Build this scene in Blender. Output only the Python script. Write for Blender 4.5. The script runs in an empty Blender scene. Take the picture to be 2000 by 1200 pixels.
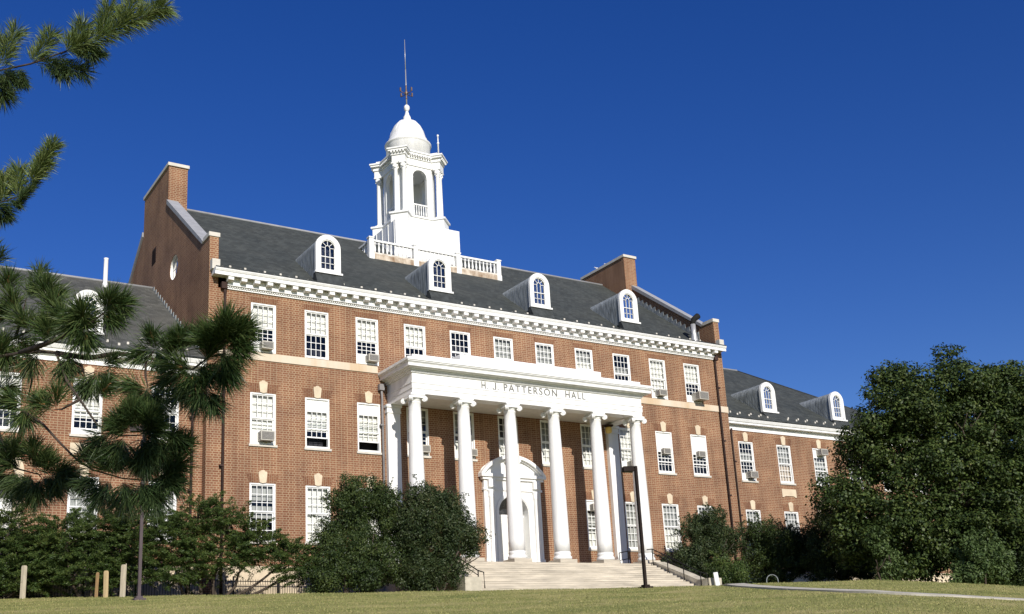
import bpy, math, random
import numpy as np
from mathutils import Vector, Matrix

# ------------------------------------------------------------------ camera, sky, sun, exposure
SC = bpy.context.scene
COL = SC.collection
CAM = Vector((-37.300, -57.314, -7.025))          # metres; z = 0 is about the portico floor
cam_d = bpy.data.cameras.new('camera')
cam = bpy.data.objects.new('camera', cam_d)
COL.objects.link(cam)
Rr = Matrix(((0.84158031, -0.53738754, -0.05438025),
             (-0.09714359, -0.24962831, 0.96345671),
             (0.53132448, 0.8055435, 0.26228603)))
m3 = Matrix((Rr[0], Rr[1], -Rr[2])).transposed()
cam.matrix_world = Matrix.Translation(CAM) @ m3.to_4x4()
cam_d.sensor_width = 36.0
cam_d.lens = 2144.293 / 2000 * 36.0
cam_d.shift_y = 0.075
cam_d.clip_start = 0.1
cam_d.clip_end = 5000
SC.camera = cam

SUN_DIR = Vector((0.185, 1.0, -0.525)).normalized()   # the way the light travels
elev = math.asin(-SUN_DIR.z)
azim = math.atan2(-SUN_DIR.x, -SUN_DIR.y)             # from +y towards +x, to the sun
w = bpy.data.worlds.new('World'); SC.world = w
w.use_nodes = True
wn, wl = w.node_tree.nodes, w.node_tree.links
bg = wn['Background']
sky = wn.new('ShaderNodeTexSky'); sky.sky_type = 'NISHITA'; sky.sun_disc = False
sky.sun_elevation = elev; sky.sun_rotation = azim
sky.altitude = 0; sky.air_density = 1.0; sky.dust_density = 0.15; sky.ozone_density = 4.0
hs = wn.new('ShaderNodeHueSaturation'); hs.inputs['Saturation'].default_value = 1.30; hs.inputs['Hue'].default_value = 0.5235
hs.inputs['Value'].default_value = 1.42
wl.new(sky.outputs[0], hs.inputs['Color']); wl.new(hs.outputs[0], bg.inputs[0])
bg.inputs[1].default_value = 0.064

sd = bpy.data.lights.new('sun', 'SUN'); so = bpy.data.objects.new('sun', sd); COL.objects.link(so)
sd.energy = 5.0; sd.angle = math.radians(0.5); sd.color = (1.0, 0.945, 0.86)
so.rotation_euler = SUN_DIR.to_track_quat('-Z', 'Y').to_euler()
so.location = (-30, -60, 60)

SC.view_settings.view_transform = 'Standard'
SC.view_settings.look = 'None'
SC.view_settings.exposure = 0.12
SC.view_settings.gamma = 1.0
SC.view_settings.use_curve_mapping = False
SC.cycles.max_bounces = 6; SC.cycles.transparent_max_bounces = 12
SC.cycles.caustics_reflective = False; SC.cycles.caustics_refractive = False

rng = np.random.default_rng(11)
random.seed(5)

# ------------------------------------------------------------------ materials
def mat(name):
    m = bpy.data.materials.new(name); m.use_nodes = True
    return m, m.node_tree.nodes, m.node_tree.links, m.node_tree.nodes['Principled BSDF']

def ramp(n, stops):
    r = n.new('ShaderNodeValToRGB')
    e = r.color_ramp.elements
    while len(e) < len(stops): e.new(0.5)
    for k, (p, c) in enumerate(stops):
        e[k].position = p; e[k].color = (*c, 1)
    return r

def noise(n, l, scale, detail=4, vec=None, rough=0.6):
    t = n.new('ShaderNodeTexNoise'); t.inputs['Scale'].default_value = scale
    t.inputs['Detail'].default_value = detail; t.inputs['Roughness'].default_value = rough
    if vec is not None: l.new(vec, t.inputs['Vector'])
    return t

def coords(n):
    return n.new('ShaderNodeNewGeometry').outputs['Position']

def mixc(n, l, fac, a, b, mode='MIX'):
    x = n.new('ShaderNodeMix'); x.data_type = 'RGBA'; x.blend_type = mode
    for sock, v in ((0, fac), (6, a), (7, b)):
        if hasattr(v, 'is_linked'): l.new(v, x.inputs[sock])
        elif isinstance(v, tuple): x.inputs[sock].default_value = (*v, 1)
        else: x.inputs[sock].default_value = v
    return x.outputs[2]

def scaled(n, l, vec, s):
    m = n.new('ShaderNodeMapping'); m.inputs['Scale'].default_value = s
    l.new(vec, m.inputs['Vector']); return m.outputs[0]

def simple(name, c, rough=0.6, var=0.12, scale=3.0, metal=0.0, bump=0.0, spec=0.4, c2=None, stretch=None):
    m, n, l, b = mat(name)
    p = coords(n)
    if stretch: p = scaled(n, l, p, stretch)
    t = noise(n, l, scale, 6, p)
    lo = tuple(x * (1 - var) for x in c); hi = c2 or tuple(min(1, x * (1 + var)) for x in c)
    r = ramp(n, [(0.32, lo), (0.68, hi)])
    l.new(t.outputs[0], r.inputs[0]); l.new(r.outputs[0], b.inputs['Base Color'])
    b.inputs['Roughness'].default_value = rough; b.inputs['Metallic'].default_value = metal
    b.inputs['Specular IOR Level'].default_value = spec
    if bump:
        bp = n.new('ShaderNodeBump'); bp.inputs['Strength'].default_value = bump; bp.inputs['Distance'].default_value = 0.02
        l.new(t.outputs[0], bp.inputs['Height']); l.new(bp.outputs[0], b.inputs['Normal'])
    return m

def brick_mat(name, vertical=False, tint=1.0):
    m, n, l, b = mat(name)
    p = coords(n)
    sx = n.new('ShaderNodeSeparateXYZ'); l.new(p, sx.inputs[0])
    ad = n.new('ShaderNodeMath'); ad.operation = 'ADD'; l.new(sx.outputs[0], ad.inputs[0]); l.new(sx.outputs[1], ad.inputs[1])
    cb = n.new('ShaderNodeCombineXYZ')
    if vertical: l.new(sx.outputs[2], cb.inputs[0]); l.new(ad.outputs[0], cb.inputs[1])
    else: l.new(ad.outputs[0], cb.inputs[0]); l.new(sx.outputs[2], cb.inputs[1])
    def bt(c1, c2, mo, bias=0.0):
        t = n.new('ShaderNodeTexBrick'); l.new(cb.outputs[0], t.inputs['Vector'])
        t.offset = 0.5; t.squash = 0.52; t.squash_frequency = 2
        t.inputs['Color1'].default_value = (*c1, 1); t.inputs['Color2'].default_value = (*c2, 1)
        t.inputs['Mortar'].default_value = (*mo, 1)
        t.inputs['Scale'].default_value = 1.0; t.inputs['Mortar Size'].default_value = 0.019 if not vertical else 0.010
        t.inputs['Mortar Smooth'].default_value = 0.2; t.inputs['Bias'].default_value = bias
        t.inputs['Brick Width'].default_value = 0.36; t.inputs['Row Height'].default_value = 0.128
        return t
    k = tint
    t = bt((.185*k, .079*k, .045*k), (.272*k, .134*k, .074*k), (.42*k, .32*k, .205*k), 0.0)
    t2 = bt((0, 0, 0), (1, 1, 1), (.5, .5, .5), -0.35)
    dk = n.new('ShaderNodeMath'); dk.operation = 'MULTIPLY'; dk.inputs[1].default_value = 0.4
    l.new(t2.outputs[0], dk.inputs[0])
    c = mixc(n, l, dk.outputs[0], t.outputs[0], (.135*k, .058*k, .040*k))
    ns = noise(n, l, 0.55, 5, p)
    r = ramp(n, [(0.28, (.74, .72, .74)), (0.70, (1.18, 1.15, 1.10))])
    l.new(ns.outputs[0], r.inputs[0])
    st = noise(n, l, 1.1, 5, scaled(n, l, p, (1.0, 1.0, .16)))
    r3 = ramp(n, [(0.34, (.80, .79, .80)), (0.52, (1.0, 1.0, 1.0)), (0.80, (1.08, 1.10, 1.14))]); l.new(st.outputs[0], r3.inputs[0])
    c = mixc(n, l, 1.0, c, r3.outputs[0], 'MULTIPLY')
    c = mixc(n, l, 1.0, c, r.outputs[0], 'MULTIPLY')
    l.new(c, b.inputs['Base Color']); b.inputs['Roughness'].default_value = 0.9
    b.inputs['Specular IOR Level'].default_value = 0.2
    bp = n.new('ShaderNodeBump'); bp.inputs['Strength'].default_value = 0.5; bp.inputs['Distance'].default_value = 0.012
    inv = n.new('ShaderNodeMath'); inv.operation = 'SUBTRACT'; inv.inputs[0].default_value = 1.0
    l.new(t.outputs['Fac'], inv.inputs[1]); l.new(inv.outputs[0], bp.inputs['Height']); l.new(bp.outputs[0], b.inputs['Normal'])
    return m

def slate_mat(name, c):
    m, n, l, b = mat(name)
    p = coords(n)
    sx = n.new('ShaderNodeSeparateXYZ'); l.new(p, sx.inputs[0])
    cb = n.new('ShaderNodeCombineXYZ'); l.new(sx.outputs[0], cb.inputs[0]); l.new(sx.outputs[2], cb.inputs[1])
    t = n.new('ShaderNodeTexBrick'); l.new(cb.outputs[0], t.inputs['Vector'])
    t.inputs['Color1'].default_value = (*[x*0.78 for x in c], 1); t.inputs['Color2'].default_value = (*[x*1.24 for x in c], 1)
    t.inputs['Mortar'].default_value = (*[x*0.6 for x in c], 1)
    t.inputs['Scale'].default_value = 1.0; t.inputs['Mortar Size'].default_value = 0.006
    t.inputs['Brick Width'].default_value = 0.34; t.inputs['Row Height'].default_value = 0.17
    ns = noise(n, l, 0.35, 6, p)
    r = ramp(n, [(0.28, (.76, .80, .80)), (0.72, (1.18, 1.16, 1.10))]); l.new(ns.outputs[0], r.inputs[0])
    cc = mixc(n, l, 1.0, t.outputs[0], r.outputs[0], 'MULTIPLY')
    l.new(cc, b.inputs['Base Color']); b.inputs['Roughness'].default_value = 0.75
    b.inputs['Specular IOR Level'].default_value = 0.25
    bp = n.new('ShaderNodeBump'); bp.inputs['Strength'].default_value = 0.5; bp.inputs['Distance'].default_value = 0.02
    l.new(t.outputs['Fac'], bp.inputs['Height']); bp.invert = True; l.new(bp.outputs[0], b.inputs['Normal'])
    return m

def paint_mat(name, c=(.80, .80, .785), dirt=0.10):
    # white paint, a little weathered: faint vertical streaks and blotches of grime
    m, n, l, b = mat(name)
    p = coords(n)
    a = noise(n, l, 1.3, 6, scaled(n, l, p, (2.2, 2.2, 0.35)))
    r = ramp(n, [(0.30, tuple(x*(1-dirt) for x in c)), (0.62, c)]); l.new(a.outputs[0], r.inputs[0])
    d = noise(n, l, 9.0, 5, scaled(n, l, p, (1.5, 1.5, 0.5)))
    r2 = ramp(n, [(0.66, (1, 1, 1)), (0.84, (.74, .70, .64))]); l.new(d.outputs[0], r2.inputs[0])
    cc = mixc(n, l, 0.55, r.outputs[0], mixc(n, l, 1.0, r.outputs[0], r2.outputs[0], 'MULTIPLY'))
    l.new(cc, b.inputs['Base Color']); b.inputs['Roughness'].default_value = 0.55
    return m

def glass_mat(name):
    m = bpy.data.materials.new(name); m.use_nodes = True
    n, l = m.node_tree.nodes, m.node_tree.links
    n.remove(n['Principled BSDF'])
    tr = n.new('ShaderNodeBsdfTransparent'); tr.inputs[0].default_value = (.93, .95, .95, 1)
    gl = n.new('ShaderNodeBsdfGlossy'); gl.inputs['Roughness'].default_value = 0.03
    ns = noise(n, l, 1.6, 2, coords(n))
    bp = n.new('ShaderNodeBump'); bp.inputs['Strength'].default_value = 0.06; l.new(ns.outputs[0], bp.inputs['Height'])
    l.new(bp.outputs[0], gl.inputs['Normal'])
    fr = n.new('ShaderNodeFresnel'); fr.inputs[0].default_value = 1.55
    mx = n.new('ShaderNodeMixShader'); l.new(fr.outputs[0], mx.inputs[0]); l.new(tr.outputs[0], mx.inputs[1]); l.new(gl.outputs[0], mx.inputs[2])
    l.new(mx.outputs[0], n['Material Output'].inputs[0])
    return m

def leaf_mat(name, stops, trans=0.22, rough=0.55):
    m, n, l, b = mat(name)
    g = n.new('ShaderNodeNewGeometry')
    nz = noise(n, l, 0.9, 3, g.outputs['Position'])
    ad = n.new('ShaderNodeMath'); ad.operation = 'MULTIPLY_ADD'; ad.inputs[1].default_value = 0.55
    l.new(g.outputs['Random Per Island'], ad.inputs[0])
    sb = n.new('ShaderNodeMath'); sb.operation = 'MULTIPLY_ADD'; sb.inputs[1].default_value = 0.9; sb.inputs[2].default_value = -0.22
    l.new(nz.outputs[0], sb.inputs[0]); l.new(sb.outputs[0], ad.inputs[2])
    r = ramp(n, stops); l.new(ad.outputs[0], r.inputs[0])
    l.new(r.outputs[0], b.inputs['Base Color']); b.inputs['Roughness'].default_value = rough
    b.inputs['Specular IOR Level'].default_value = 0.3
    t = n.new('ShaderNodeBsdfTranslucent'); l.new(r.outputs[0], t.inputs[0])
    mx = n.new('ShaderNodeMixShader'); mx.inputs[0].default_value = trans
    l.new(b.outputs[0], mx.inputs[1]); l.new(t.outputs[0], mx.inputs[2]); l.new(mx.outputs[0], n['Material Output'].inputs[0])
    return m

def lawn_mat():
    m, n, l, b = mat('lawn_turf')
    p = coords(n)
    a = noise(n, l, 0.42, 6, scaled(n, l, p, (0.6, 1.0, 1.0)), .7)
    r = ramp(n, [(0.30, (.155, .185, .058)), (0.48, (.275, .272, .10)), (0.66, (.42, .365, .17))]); l.new(a.outputs[0], r.inputs[0])
    f = noise(n, l, 14.0, 6, p)
    r2 = ramp(n, [(0.25, (.62, .66, .60)), (0.75, (1.30, 1.26, 1.18))]); l.new(f.outputs[0], r2.inputs[0])
    c = mixc(n, l, 1.0, r.outputs[0], r2.outputs[0], 'MULTIPLY')
    l.new(c, b.inputs['Base Color']); b.inputs['Roughness'].default_value = 0.95; b.inputs['Specular IOR Level'].default_value = 0.1
    f2 = noise(n, l, 30.0, 4, p)
    bp = n.new('ShaderNodeBump'); bp.inputs['Strength'].default_value = 0.8; bp.inputs['Distance'].default_value = 0.05
    l.new(f2.outputs[0], bp.inputs['Height']); l.new(bp.outputs[0], b.inputs['Normal'])
    return m

M = dict(
    brick=brick_mat('brick'), jack=brick_mat('brick_arch', True, 0.86),
    slate=slate_mat('slate', (.052, .057, .055)), slate_grey=slate_mat('grey_slate', (.085, .085, .080)),
    white=paint_mat('white_paint', dirt=.15), white2=paint_mat('white_trim', (.80, .80, .78), .06),
    stained=simple('stained_wood', (.62, .55, .45), .8, .35, 2.2, c2=(.78, .74, .68)),
    rust=simple('rusty_flashing', (.42, .25, .13), .8, .5, 1.1, c2=(.66, .58, .47), stretch=(1.6, 1, 1)),
    stone=simple('limestone', (.60, .50, .36), .85, .16, 1.4, bump=.2),
    belt=simple('belt_limestone', (.58, .43, .27), .85, .10, .62, c2=(.64, .57, .47), stretch=(1, 1, .1)),
    step=simple('step_limestone', (.47, .42, .34), .9, .26, 1.6, bump=.3, stretch=(.35, 1, 2.5)),
    concrete=simple('concrete', (.44, .40, .32), .9, .2, 2.5, bump=.3),
    coping=simple('coping_stone', (.29, .295, .31), .8, .12, 2.0),
    capstone=simple('cap_stone', (.56, .53, .47), .85, .12, 2.0),
    lead=simple('lead_sheet', (.25, .275, .285), .7, .5, 1.9, metal=.0, stretch=(5, 5, .6)),
    flash=simple('flashing', (.20, .22, .23), .6, .4, 2.3),
    gutter=simple('gutter_metal', (.050, .055, .056), .9, .3, 3.0, spec=.1),
    pipe=simple('downpipe_brown', (.050, .032, .028), .9, .2, 3.0, spec=.1),
    pipe_grey=simple('downpipe_grey', (.20, .19, .19), .6, .2, 3.0),
    bronze=simple('bronze_pole', (.024, .018, .016), .9, .2, 2.0, spec=.1),
    pole=simple('purple_grey_pole', (.085, .068, .072), .85, .15, 2.0, spec=.15),
    iron=simple('black_iron', (.018, .018, .018), .9, .2, 4.0, spec=.1),
    vane=simple('weathered_copper', (.16, .11, .075), .5, .3, 6.0, metal=.4),
    steel=simple('galvanised_steel', (.52, .52, .50), .35, .2, 2.0, metal=.5, stretch=(2, 2, .4)),
    case=simple('ac_case', (.42, .40, .35), .6, .15, 4.0),
    grille=simple('ac_grille', (.20, .19, .175), .7, .25, 20.0),
    glass=glass_mat('window_glass'),
    blind=simple('blind', (.80, .78, .72), .9, .07, 1.5, stretch=(.2, .2, 4)),
    curtain=simple('grey_curtain', (.40, .40, .38), .9, .25, 2.0, stretch=(6, 1, .4)),
    peach=simple('peach_curtain', (.60, .50, .40), .9, .15, 2.0, stretch=(6, 1, .4)),
    dim=simple('painted_room_shade', (.035, .035, .045), .95, .4, .9),  # near-black colour carries the shade of unlit rooms
    letter=simple('letter_grey', (.16, .16, .15), .6, .1, 5.0),
    ceiling=paint_mat('soffit', (.66, .62, .54), .12),
    door=paint_mat('door_paint', (.74, .74, .70), .05),
    lampglass=simple('lamp_lens', (.07, .068, .06), .8, .1, 4.0, spec=.1),
    amber=simple('amber_glass', (.75, .55, .16), .3, .1, 5.0),
    bark=simple('bark', (.060, .045, .035), .95, .4, 8.0, bump=.8, stretch=(1, 1, .3)),
    pinebark=simple('pine_bark', (.050, .036, .028), .95, .5, 14.0, bump=.8, stretch=(1, 1, .4)),
    bud=simple('pine_bud', (.36, .17, .07), .7, .3, 40.0),
    wood_grey=simple('weathered_wood', (.46, .40, .30), .9, .2, 4.0, bump=.3, stretch=(6, 6, .6)),
    wood_brown=simple('brown_wood', (.30, .19, .09), .9, .25, 4.0, bump=.3, stretch=(6, 6, .6)),
    wood_tan=simple('tan_wood', (.48, .36, .20), .9, .2, 4.0, bump=.3, stretch=(6, 6, .6)),
    path=simple('path_concrete', (.46, .43, .36), .9, .15, 1.2, bump=.2),
    bird=simple('feathers', (.70, .70, .68), .7, .1, 12.0),
    sign=simple('grey_board', (.62, .64, .64), .7, .06, 3.0),
    lawn=lawn_mat(),
    blade=leaf_mat('grass_blade', [(0.15, (.14, .175, .05)), (0.5, (.27, .275, .095)), (0.85, (.44, .39, .17))], .2, .8),
    yew=leaf_mat('yew_leaf', [(0.1, (.010, .022, .007)), (0.5, (.032, .054, .013)), (0.9, (.080, .105, .026))], .12),
    hemlock=leaf_mat('hemlock_leaf', [(0.1, (.020, .042, .010)), (0.5, (.052, .088, .019)), (0.85, (.110, .140, .034)), (1.0, (.16, .13, .045))], .2),
    brownyew=leaf_mat('browning_yew_leaf', [(0.1, (.012, .026, .009)), (0.5, (.032, .052, .016)), (0.86, (.070, .082, .030)), (1.0, (.13, .085, .04))], .12),
    light=leaf_mat('light_leaf', [(0.1, (.030, .055, .016)), (0.5, (.065, .105, .030)), (0.9, (.120, .165, .055))]),
    tree=leaf_mat('tree_leaf', [(0.1, (.011, .024, .006)), (0.45, (.036, .062, .013)), (0.8, (.088, .118, .027)), (1.0, (.16, .145, .042))], .14),
    needle=leaf_mat('pine_needle', [(0.1, (.015, .034, .010)), (0.5, (.043, .078, .022)), (0.92, (.130, .160, .055))], .08, .4),
    needle_old_shaded=leaf_mat('old_shaded_pine_needle', [(0.1, (.014, .030, .011)), (0.5, (.042, .072, .024)), (0.86, (.085, .110, .036)), (0.97, (.16, .10, .04))], .06, .45),  # old brownish needles; shade of inner and low clusters put into the colour
    needle_new=leaf_mat('young_pine_needle', [(0.1, (.045, .075, .022)), (0.5, (.125, .180, .052)), (0.90, (.280, .310, .120)), (1.0, (.24, .15, .06))], .12, .45),
)

# ------------------------------------------------------------------ mesh helpers
class MB:
    def __init__(self): self.v = []; self.f = []; self.mi = []; self.sm = []; self.k = 0; self.s = False
    def add(self, vs, fs):
        o = len(self.v); self.v += [tuple(p) for p in vs]
        for f in fs: self.f.append(tuple(i + o for i in f)); self.mi.append(self.k); self.sm.append(self.s)
    def quad(self, a, b, c, d): self.add((a, b, c, d), ((0, 1, 2, 3),))
    def box(self, x0, x1, y0, y1, z0, z1):
        if x0 > x1: x0, x1 = x1, x0
        if y0 > y1: y0, y1 = y1, y0
        if z0 > z1: z0, z1 = z1, z0
        self.add([(x, y, z) for z in (z0, z1) for y in (y0, y1) for x in (x0, x1)],
                 [(0, 2, 3, 1), (4, 5, 7, 6), (0, 1, 5, 4), (2, 6, 7, 3), (0, 4, 6, 2), (1, 3, 7, 5)])
        return self
    def prism(self, pts, axis, a0, a1):
        # pts: 2-D outline; axis 'x' -> (y,z), 'y' -> (x,z), 'z' -> (x,y)
        def P(p, a): return {'x': (a, p[0], p[1]), 'y': (p[0], a, p[1]), 'z': (p[0], p[1], a)}[axis]
        n = len(pts)
        self.add([P(p, a0) for p in pts] + [P(p, a1) for p in pts],
                 [tuple(range(n)), tuple(range(2*n-1, n-1, -1))] + [(i, i+n, (i+1) % n + n, (i+1) % n) for i in range(n)])
        return self
    def strip(self, A, B, y0, y1, close=False):
        # ring between two equal polylines in (x,z), given depth y0..y1 (front face at y0)
        n = len(A); vs = []
        for y in (y0, y1): vs += [(p[0], y, p[1]) for p in A] + [(p[0], y, p[1]) for p in B]
        fs = []; m = n if close else n-1
        for i in range(m):
            j = (i+1) % n
            fs += [(i, j, n+j, n+i), (2*n+i, 3*n+i, 3*n+j, 2*n+j), (i, 2*n+i, 2*n+j, j), (n+i, n+j, 3*n+j, 3*n+i)]
        if not close: fs += [(0, n, 3*n, 2*n), (n-1, 3*n-1, 4*n-1, 2*n-1)]
        self.add(vs, fs)
    def lathe(self, prof, c=(0, 0, 0), n=20, smooth=True):
        vs = []; fs = []; s0 = self.s; self.s = smooth
        for r, z in prof:
            for k in range(n):
                a = 2*math.pi*k/n; vs.append((c[0]+r*math.cos(a), c[1]+r*math.sin(a), c[2]+z))
        for i in range(len(prof)-1):
            for k in range(n):
                j = (k+1) % n; fs.append((i*n+k, i*n+j, (i+1)*n+j, (i+1)*n+k))
        fs.append(tuple(range(n-1, -1, -1))); fs.append(tuple((len(prof)-1)*n+k for k in range(n)))
        self.add(vs, fs); self.s = s0; return self
    def tube(self, pts, r0, r1=None, n=8, smooth=True):
        r1 = r0 if r1 is None else r1; s0 = self.s; self.s = smooth
        pts = [Vector(p) for p in pts]; vs = []; fs = []; L = len(pts)
        ref = Vector((0.13, 0.27, 0.95))
        for i, p in enumerate(pts):
            t = (pts[min(i+1, L-1)] - pts[max(i-1, 0)]).normalized()
            u = t.cross(ref)
            if u.length < 0.1: u = t.cross(Vector((1, 0, 0)))
            u.normalize(); v = t.cross(u); r = r0 + (r1-r0)*i/max(1, L-1)
            for k in range(n):
                a = 2*math.pi*k/n; vs.append(p + u*(r*math.cos(a)) + v*(r*math.sin(a)))
        for i in range(L-1):
            for k in range(n):
                j = (k+1) % n; fs.append((i*n+k, i*n+j, (i+1)*n+j, (i+1)*n+k))
        fs.append(tuple(range(n-1, -1, -1))); fs.append(tuple((L-1)*n+k for k in range(n)))
        self.add(vs, fs); self.s = s0; return self
    def build(self, name, mats, parent=None):
        me = bpy.data.meshes.new(name); me.from_pydata(self.v, [], self.f)
        for mm in (mats if isinstance(mats, (list, tuple)) else [mats]): me.materials.append(mm)
        me.polygons.foreach_set('material_index', self.mi); me.polygons.foreach_set('use_smooth', self.sm)
        me.update()
        o = bpy.data.objects.new(name, me); COL.objects.link(o)
        if parent: o.parent = parent
        return o

def recalc(o):
    import bmesh
    b = bmesh.new(); b.from_mesh(o.data); bmesh.ops.recalc_face_normals(b, faces=b.faces); b.to_mesh(o.data); b.free()
    return o

def tag(o, label, cat=None, group=None, kind=None):
    if label: o['label'] = label
    if cat: o['category'] = cat
    if group: o['group'] = group
    if kind: o['kind'] = kind
    return o

def empty(name, label, cat, loc=(0, 0, 0), group=None):
    o = bpy.data.objects.new(name, None); COL.objects.link(o); o.location = loc
    o.empty_display_size = 0.2
    return tag(o, label, cat, group)

def sub_empty(name, parent, loc=(0, 0, 0)):
    o = bpy.data.objects.new(name, None); COL.objects.link(o); o.location = loc; o.parent = parent; return o

def cards(name, quads, material, parent=None):
    """quads: (N,4,3) array -> one mesh of N separate faces"""
    q = np.asarray(quads, dtype=np.float32); N, k = q.shape[0], q.shape[1]
    me = bpy.data.meshes.new(name)
    me.vertices.add(N*k); me.vertices.foreach_set('co', q.reshape(-1))
    me.loops.add(N*k); me.loops.foreach_set('vertex_index', np.arange(N*k, dtype=np.int32))
    me.polygons.add(N); me.polygons.foreach_set('loop_start', np.arange(0, N*k, k, dtype=np.int32))
    me.polygons.foreach_set('loop_total', np.full(N, k, dtype=np.int32))
    me.materials.append(material); me.update(calc_edges=True)
    o = bpy.data.objects.new(name, me); COL.objects.link(o)
    if parent: o.parent = parent
    return o

def arch(hw, zb, zs, cx=0.0, n=14):
    """outline from bottom left, up and over a half circle, to bottom right"""
    P = [(cx-hw, zb), (cx-hw, zs)]
    P += [(cx-hw*math.cos(math.pi*k/n), zs+hw*math.sin(math.pi*k/n)) for k in range(1, n)]
    return P + [(cx+hw, zs), (cx+hw, zb)]

# ------------------------------------------------------------------ the ground
FW = np.array([0.5506, 0.8347]); RT = np.array([0.8347, -0.5506])
GT = np.array([-0.9, -0.471, -0.333, -0.195, -0.056, 0.049, 0.173, 0.21, 0.311, 0.379, 0.446, 0.9])
GS = np.array([0.108, 0.0978, 0.0926, 0.0871, 0.0817, 0.0776, 0.0739, 0.0735, 0.0711, 0.0652, 0.0578, 0.040])
def ground_z(x, y):
    """a lawn that climbs to a low crest before the steps, level round the building"""
    x = np.asarray(x, float); y = np.asarray(y, float)
    s = (x-CAM.x)*FW[0] + (y-CAM.y)*FW[1]; t = (x-CAM.x)*RT[0] + (y-CAM.y)*RT[1]
    tau = t/np.maximum(s, 12.0)
    g = np.interp(tau, GT, GS)
    zc = CAM.z + 50.0*g
    rise = -8.62 + (zc+8.62)*np.clip(s/50.0, -0.4, 1.0) - 0.12*np.sin(np.clip(s/50, 0, 1)*math.pi)
    beyond = CAM.z + s*(g - 0.00025*np.clip(s-50, 0, 40))
    z = np.where(s < 50, rise, beyond)
    cap = np.interp(tau, [-0.5, -0.1, 0.05, 0.2, 0.5], [-1.9, -2.15, -2.2, -2.1, -1.9])
    z = np.where(s > 50, np.minimum(z, np.maximum(cap, CAM.z+50*g)), z)
    fade = np.clip((s-110)/60, 0, 1)
    z = z*(1-fade) + (-2.5)*fade
    return np.maximum(z, -10.5)

def make_lawn():
    xs = np.concatenate([np.linspace(-700, -95, 14), np.arange(-90, -48, 3.0), np.arange(-48, 48, 1.0), np.arange(48, 95, 3.0), np.linspace(98, 700, 14)])
    ys = np.concatenate([np.linspace(-500, -85, 12), np.arange(-80, -62, 3.0), np.arange(-62, 8, 1.0), np.arange(8, 60, 4.0), np.linspace(64, 900, 14)])
    X, Y = np.meshgrid(xs, ys); Z = ground_z(X, Y)
    Z = Z + 0.025*np.sin(X*0.9+Y*0.4)*np.sin(Y*0.7-X*0.3)
    nx, ny = len(xs), len(ys)
    V = np.stack([X, Y, Z], -1).reshape(-1, 3)
    F = [(j*nx+i, j*nx+i+1, (j+1)*nx+i+1, (j+1)*nx+i) for j in range(ny-1) for i in range(nx-1)]
    me = bpy.data.meshes.new('lawn'); me.from_pydata(V.tolist(), [], F); me.materials.append(M['lawn'])
    me.polygons.foreach_set('use_smooth', [True]*len(F)); me.update()
    o = bpy.data.objects.new('lawn', me); COL.objects.link(o)
    tag(o, 'dry olive and yellow lawn sloping up to the building', 'lawn', kind='structure')
make_lawn()

PATH = []
def make_path():
    P = [Vector(p) for p in ((10.5, -9.2), (9, -9.6), (4.5, -14), (0, -18.5), (-3.0, -22.5), (-4.5, -26.2), (-5.25, -29), (-5.5, -31.3), (-4.8, -33.1), (-2.4, -35.2), (2.5, -38.5), (9, -42), (18, -46), (30, -51), (45, -56))]
    for i in range(1, len(P)-2):
        for k in range(8):
            t = k/8; a, b, c, d = P[i-1:i+3]
            PATH.append(0.5*((2*b)+(c-a)*t+(2*a-5*b+4*c-d)*t*t+(3*b-a-3*c+d)*t**3))
    pts = PATH; mb = MB(); L = len(pts); vs = []; hw = 0.42
    for i, p in enumerate(pts):
        q0, q1 = pts[max(0, i-1)], pts[min(L-1, i+1)]
        d = (q1-q0).normalized(); n = Vector((-d.y, d.x))
        for sgn in (-1, 1):
            x, y = p[0]+n.x*hw*sgn, p[1]+n.y*hw*sgn; z = float(ground_z(x, y))
            vs += [(x, y, z+0.06), (x, y, z-0.15)]
    fs = []
    for i in range(L-1):
        a, b = i*4, (i+1)*4
        fs += [(a, a+2, b+2, b), (a, b, b+1, a+1), (a+2, a+3, b+3, b+2)]
    mb.add(vs, fs); o = recalc(mb.build('footpath', M['path']))
    tag(o, 'pale concrete footpath crossing the lawn at the right', 'path', kind='structure')
make_path()

def make_grass():
    n = 110000
    s = 27 + 26*rng.random(n)**0.9; tau = -0.56 + 1.12*rng.random(n)
    t = tau*s
    x = CAM.x + s*FW[0] + t*RT[0]; y = CAM.y + s*FW[1] + t*RT[1]
    z = ground_z(x, y) + 0.025*np.sin(x*0.9+y*0.4)*np.sin(y*0.7-x*0.3)
    pa = np.array([(p[0], p[1]) for p in PATH[::2]])
    dm = np.full(n, 99.0)
    for p in pa: dm = np.minimum(dm, (x-p[0])**2+(y-p[1])**2)
    keep = dm > 0.42
    x, y, z = x[keep], y[keep], z[keep]; n = len(x)
    a = rng.random(n)*6.283; h = 0.02 + 0.04*rng.random(n)**2; wd = 0.008 + 0.010*rng.random(n)
    lean = rng.normal(0, 0.022, (n, 2))
    q = np.zeros((n, 3, 3))
    q[:, 0] = np.stack([x-wd*np.cos(a), y-wd*np.sin(a), z-0.005], 1)
    q[:, 1] = np.stack([x+wd*np.cos(a), y+wd*np.sin(a), z-0.005], 1)
    q[:, 2] = np.stack([x+lean[:, 0], y+lean[:, 1], z+h], 1)
    o = cards('grass', q, M['blade'])
    tag(o, 'short dry grass blades over the lawn', 'grass', kind='stuff')
make_grass()

# ------------------------------------------------------------------ the hall
HALL = empty('brick_hall', 'long red brick hall with white columned portico and cupola', 'building')

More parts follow.
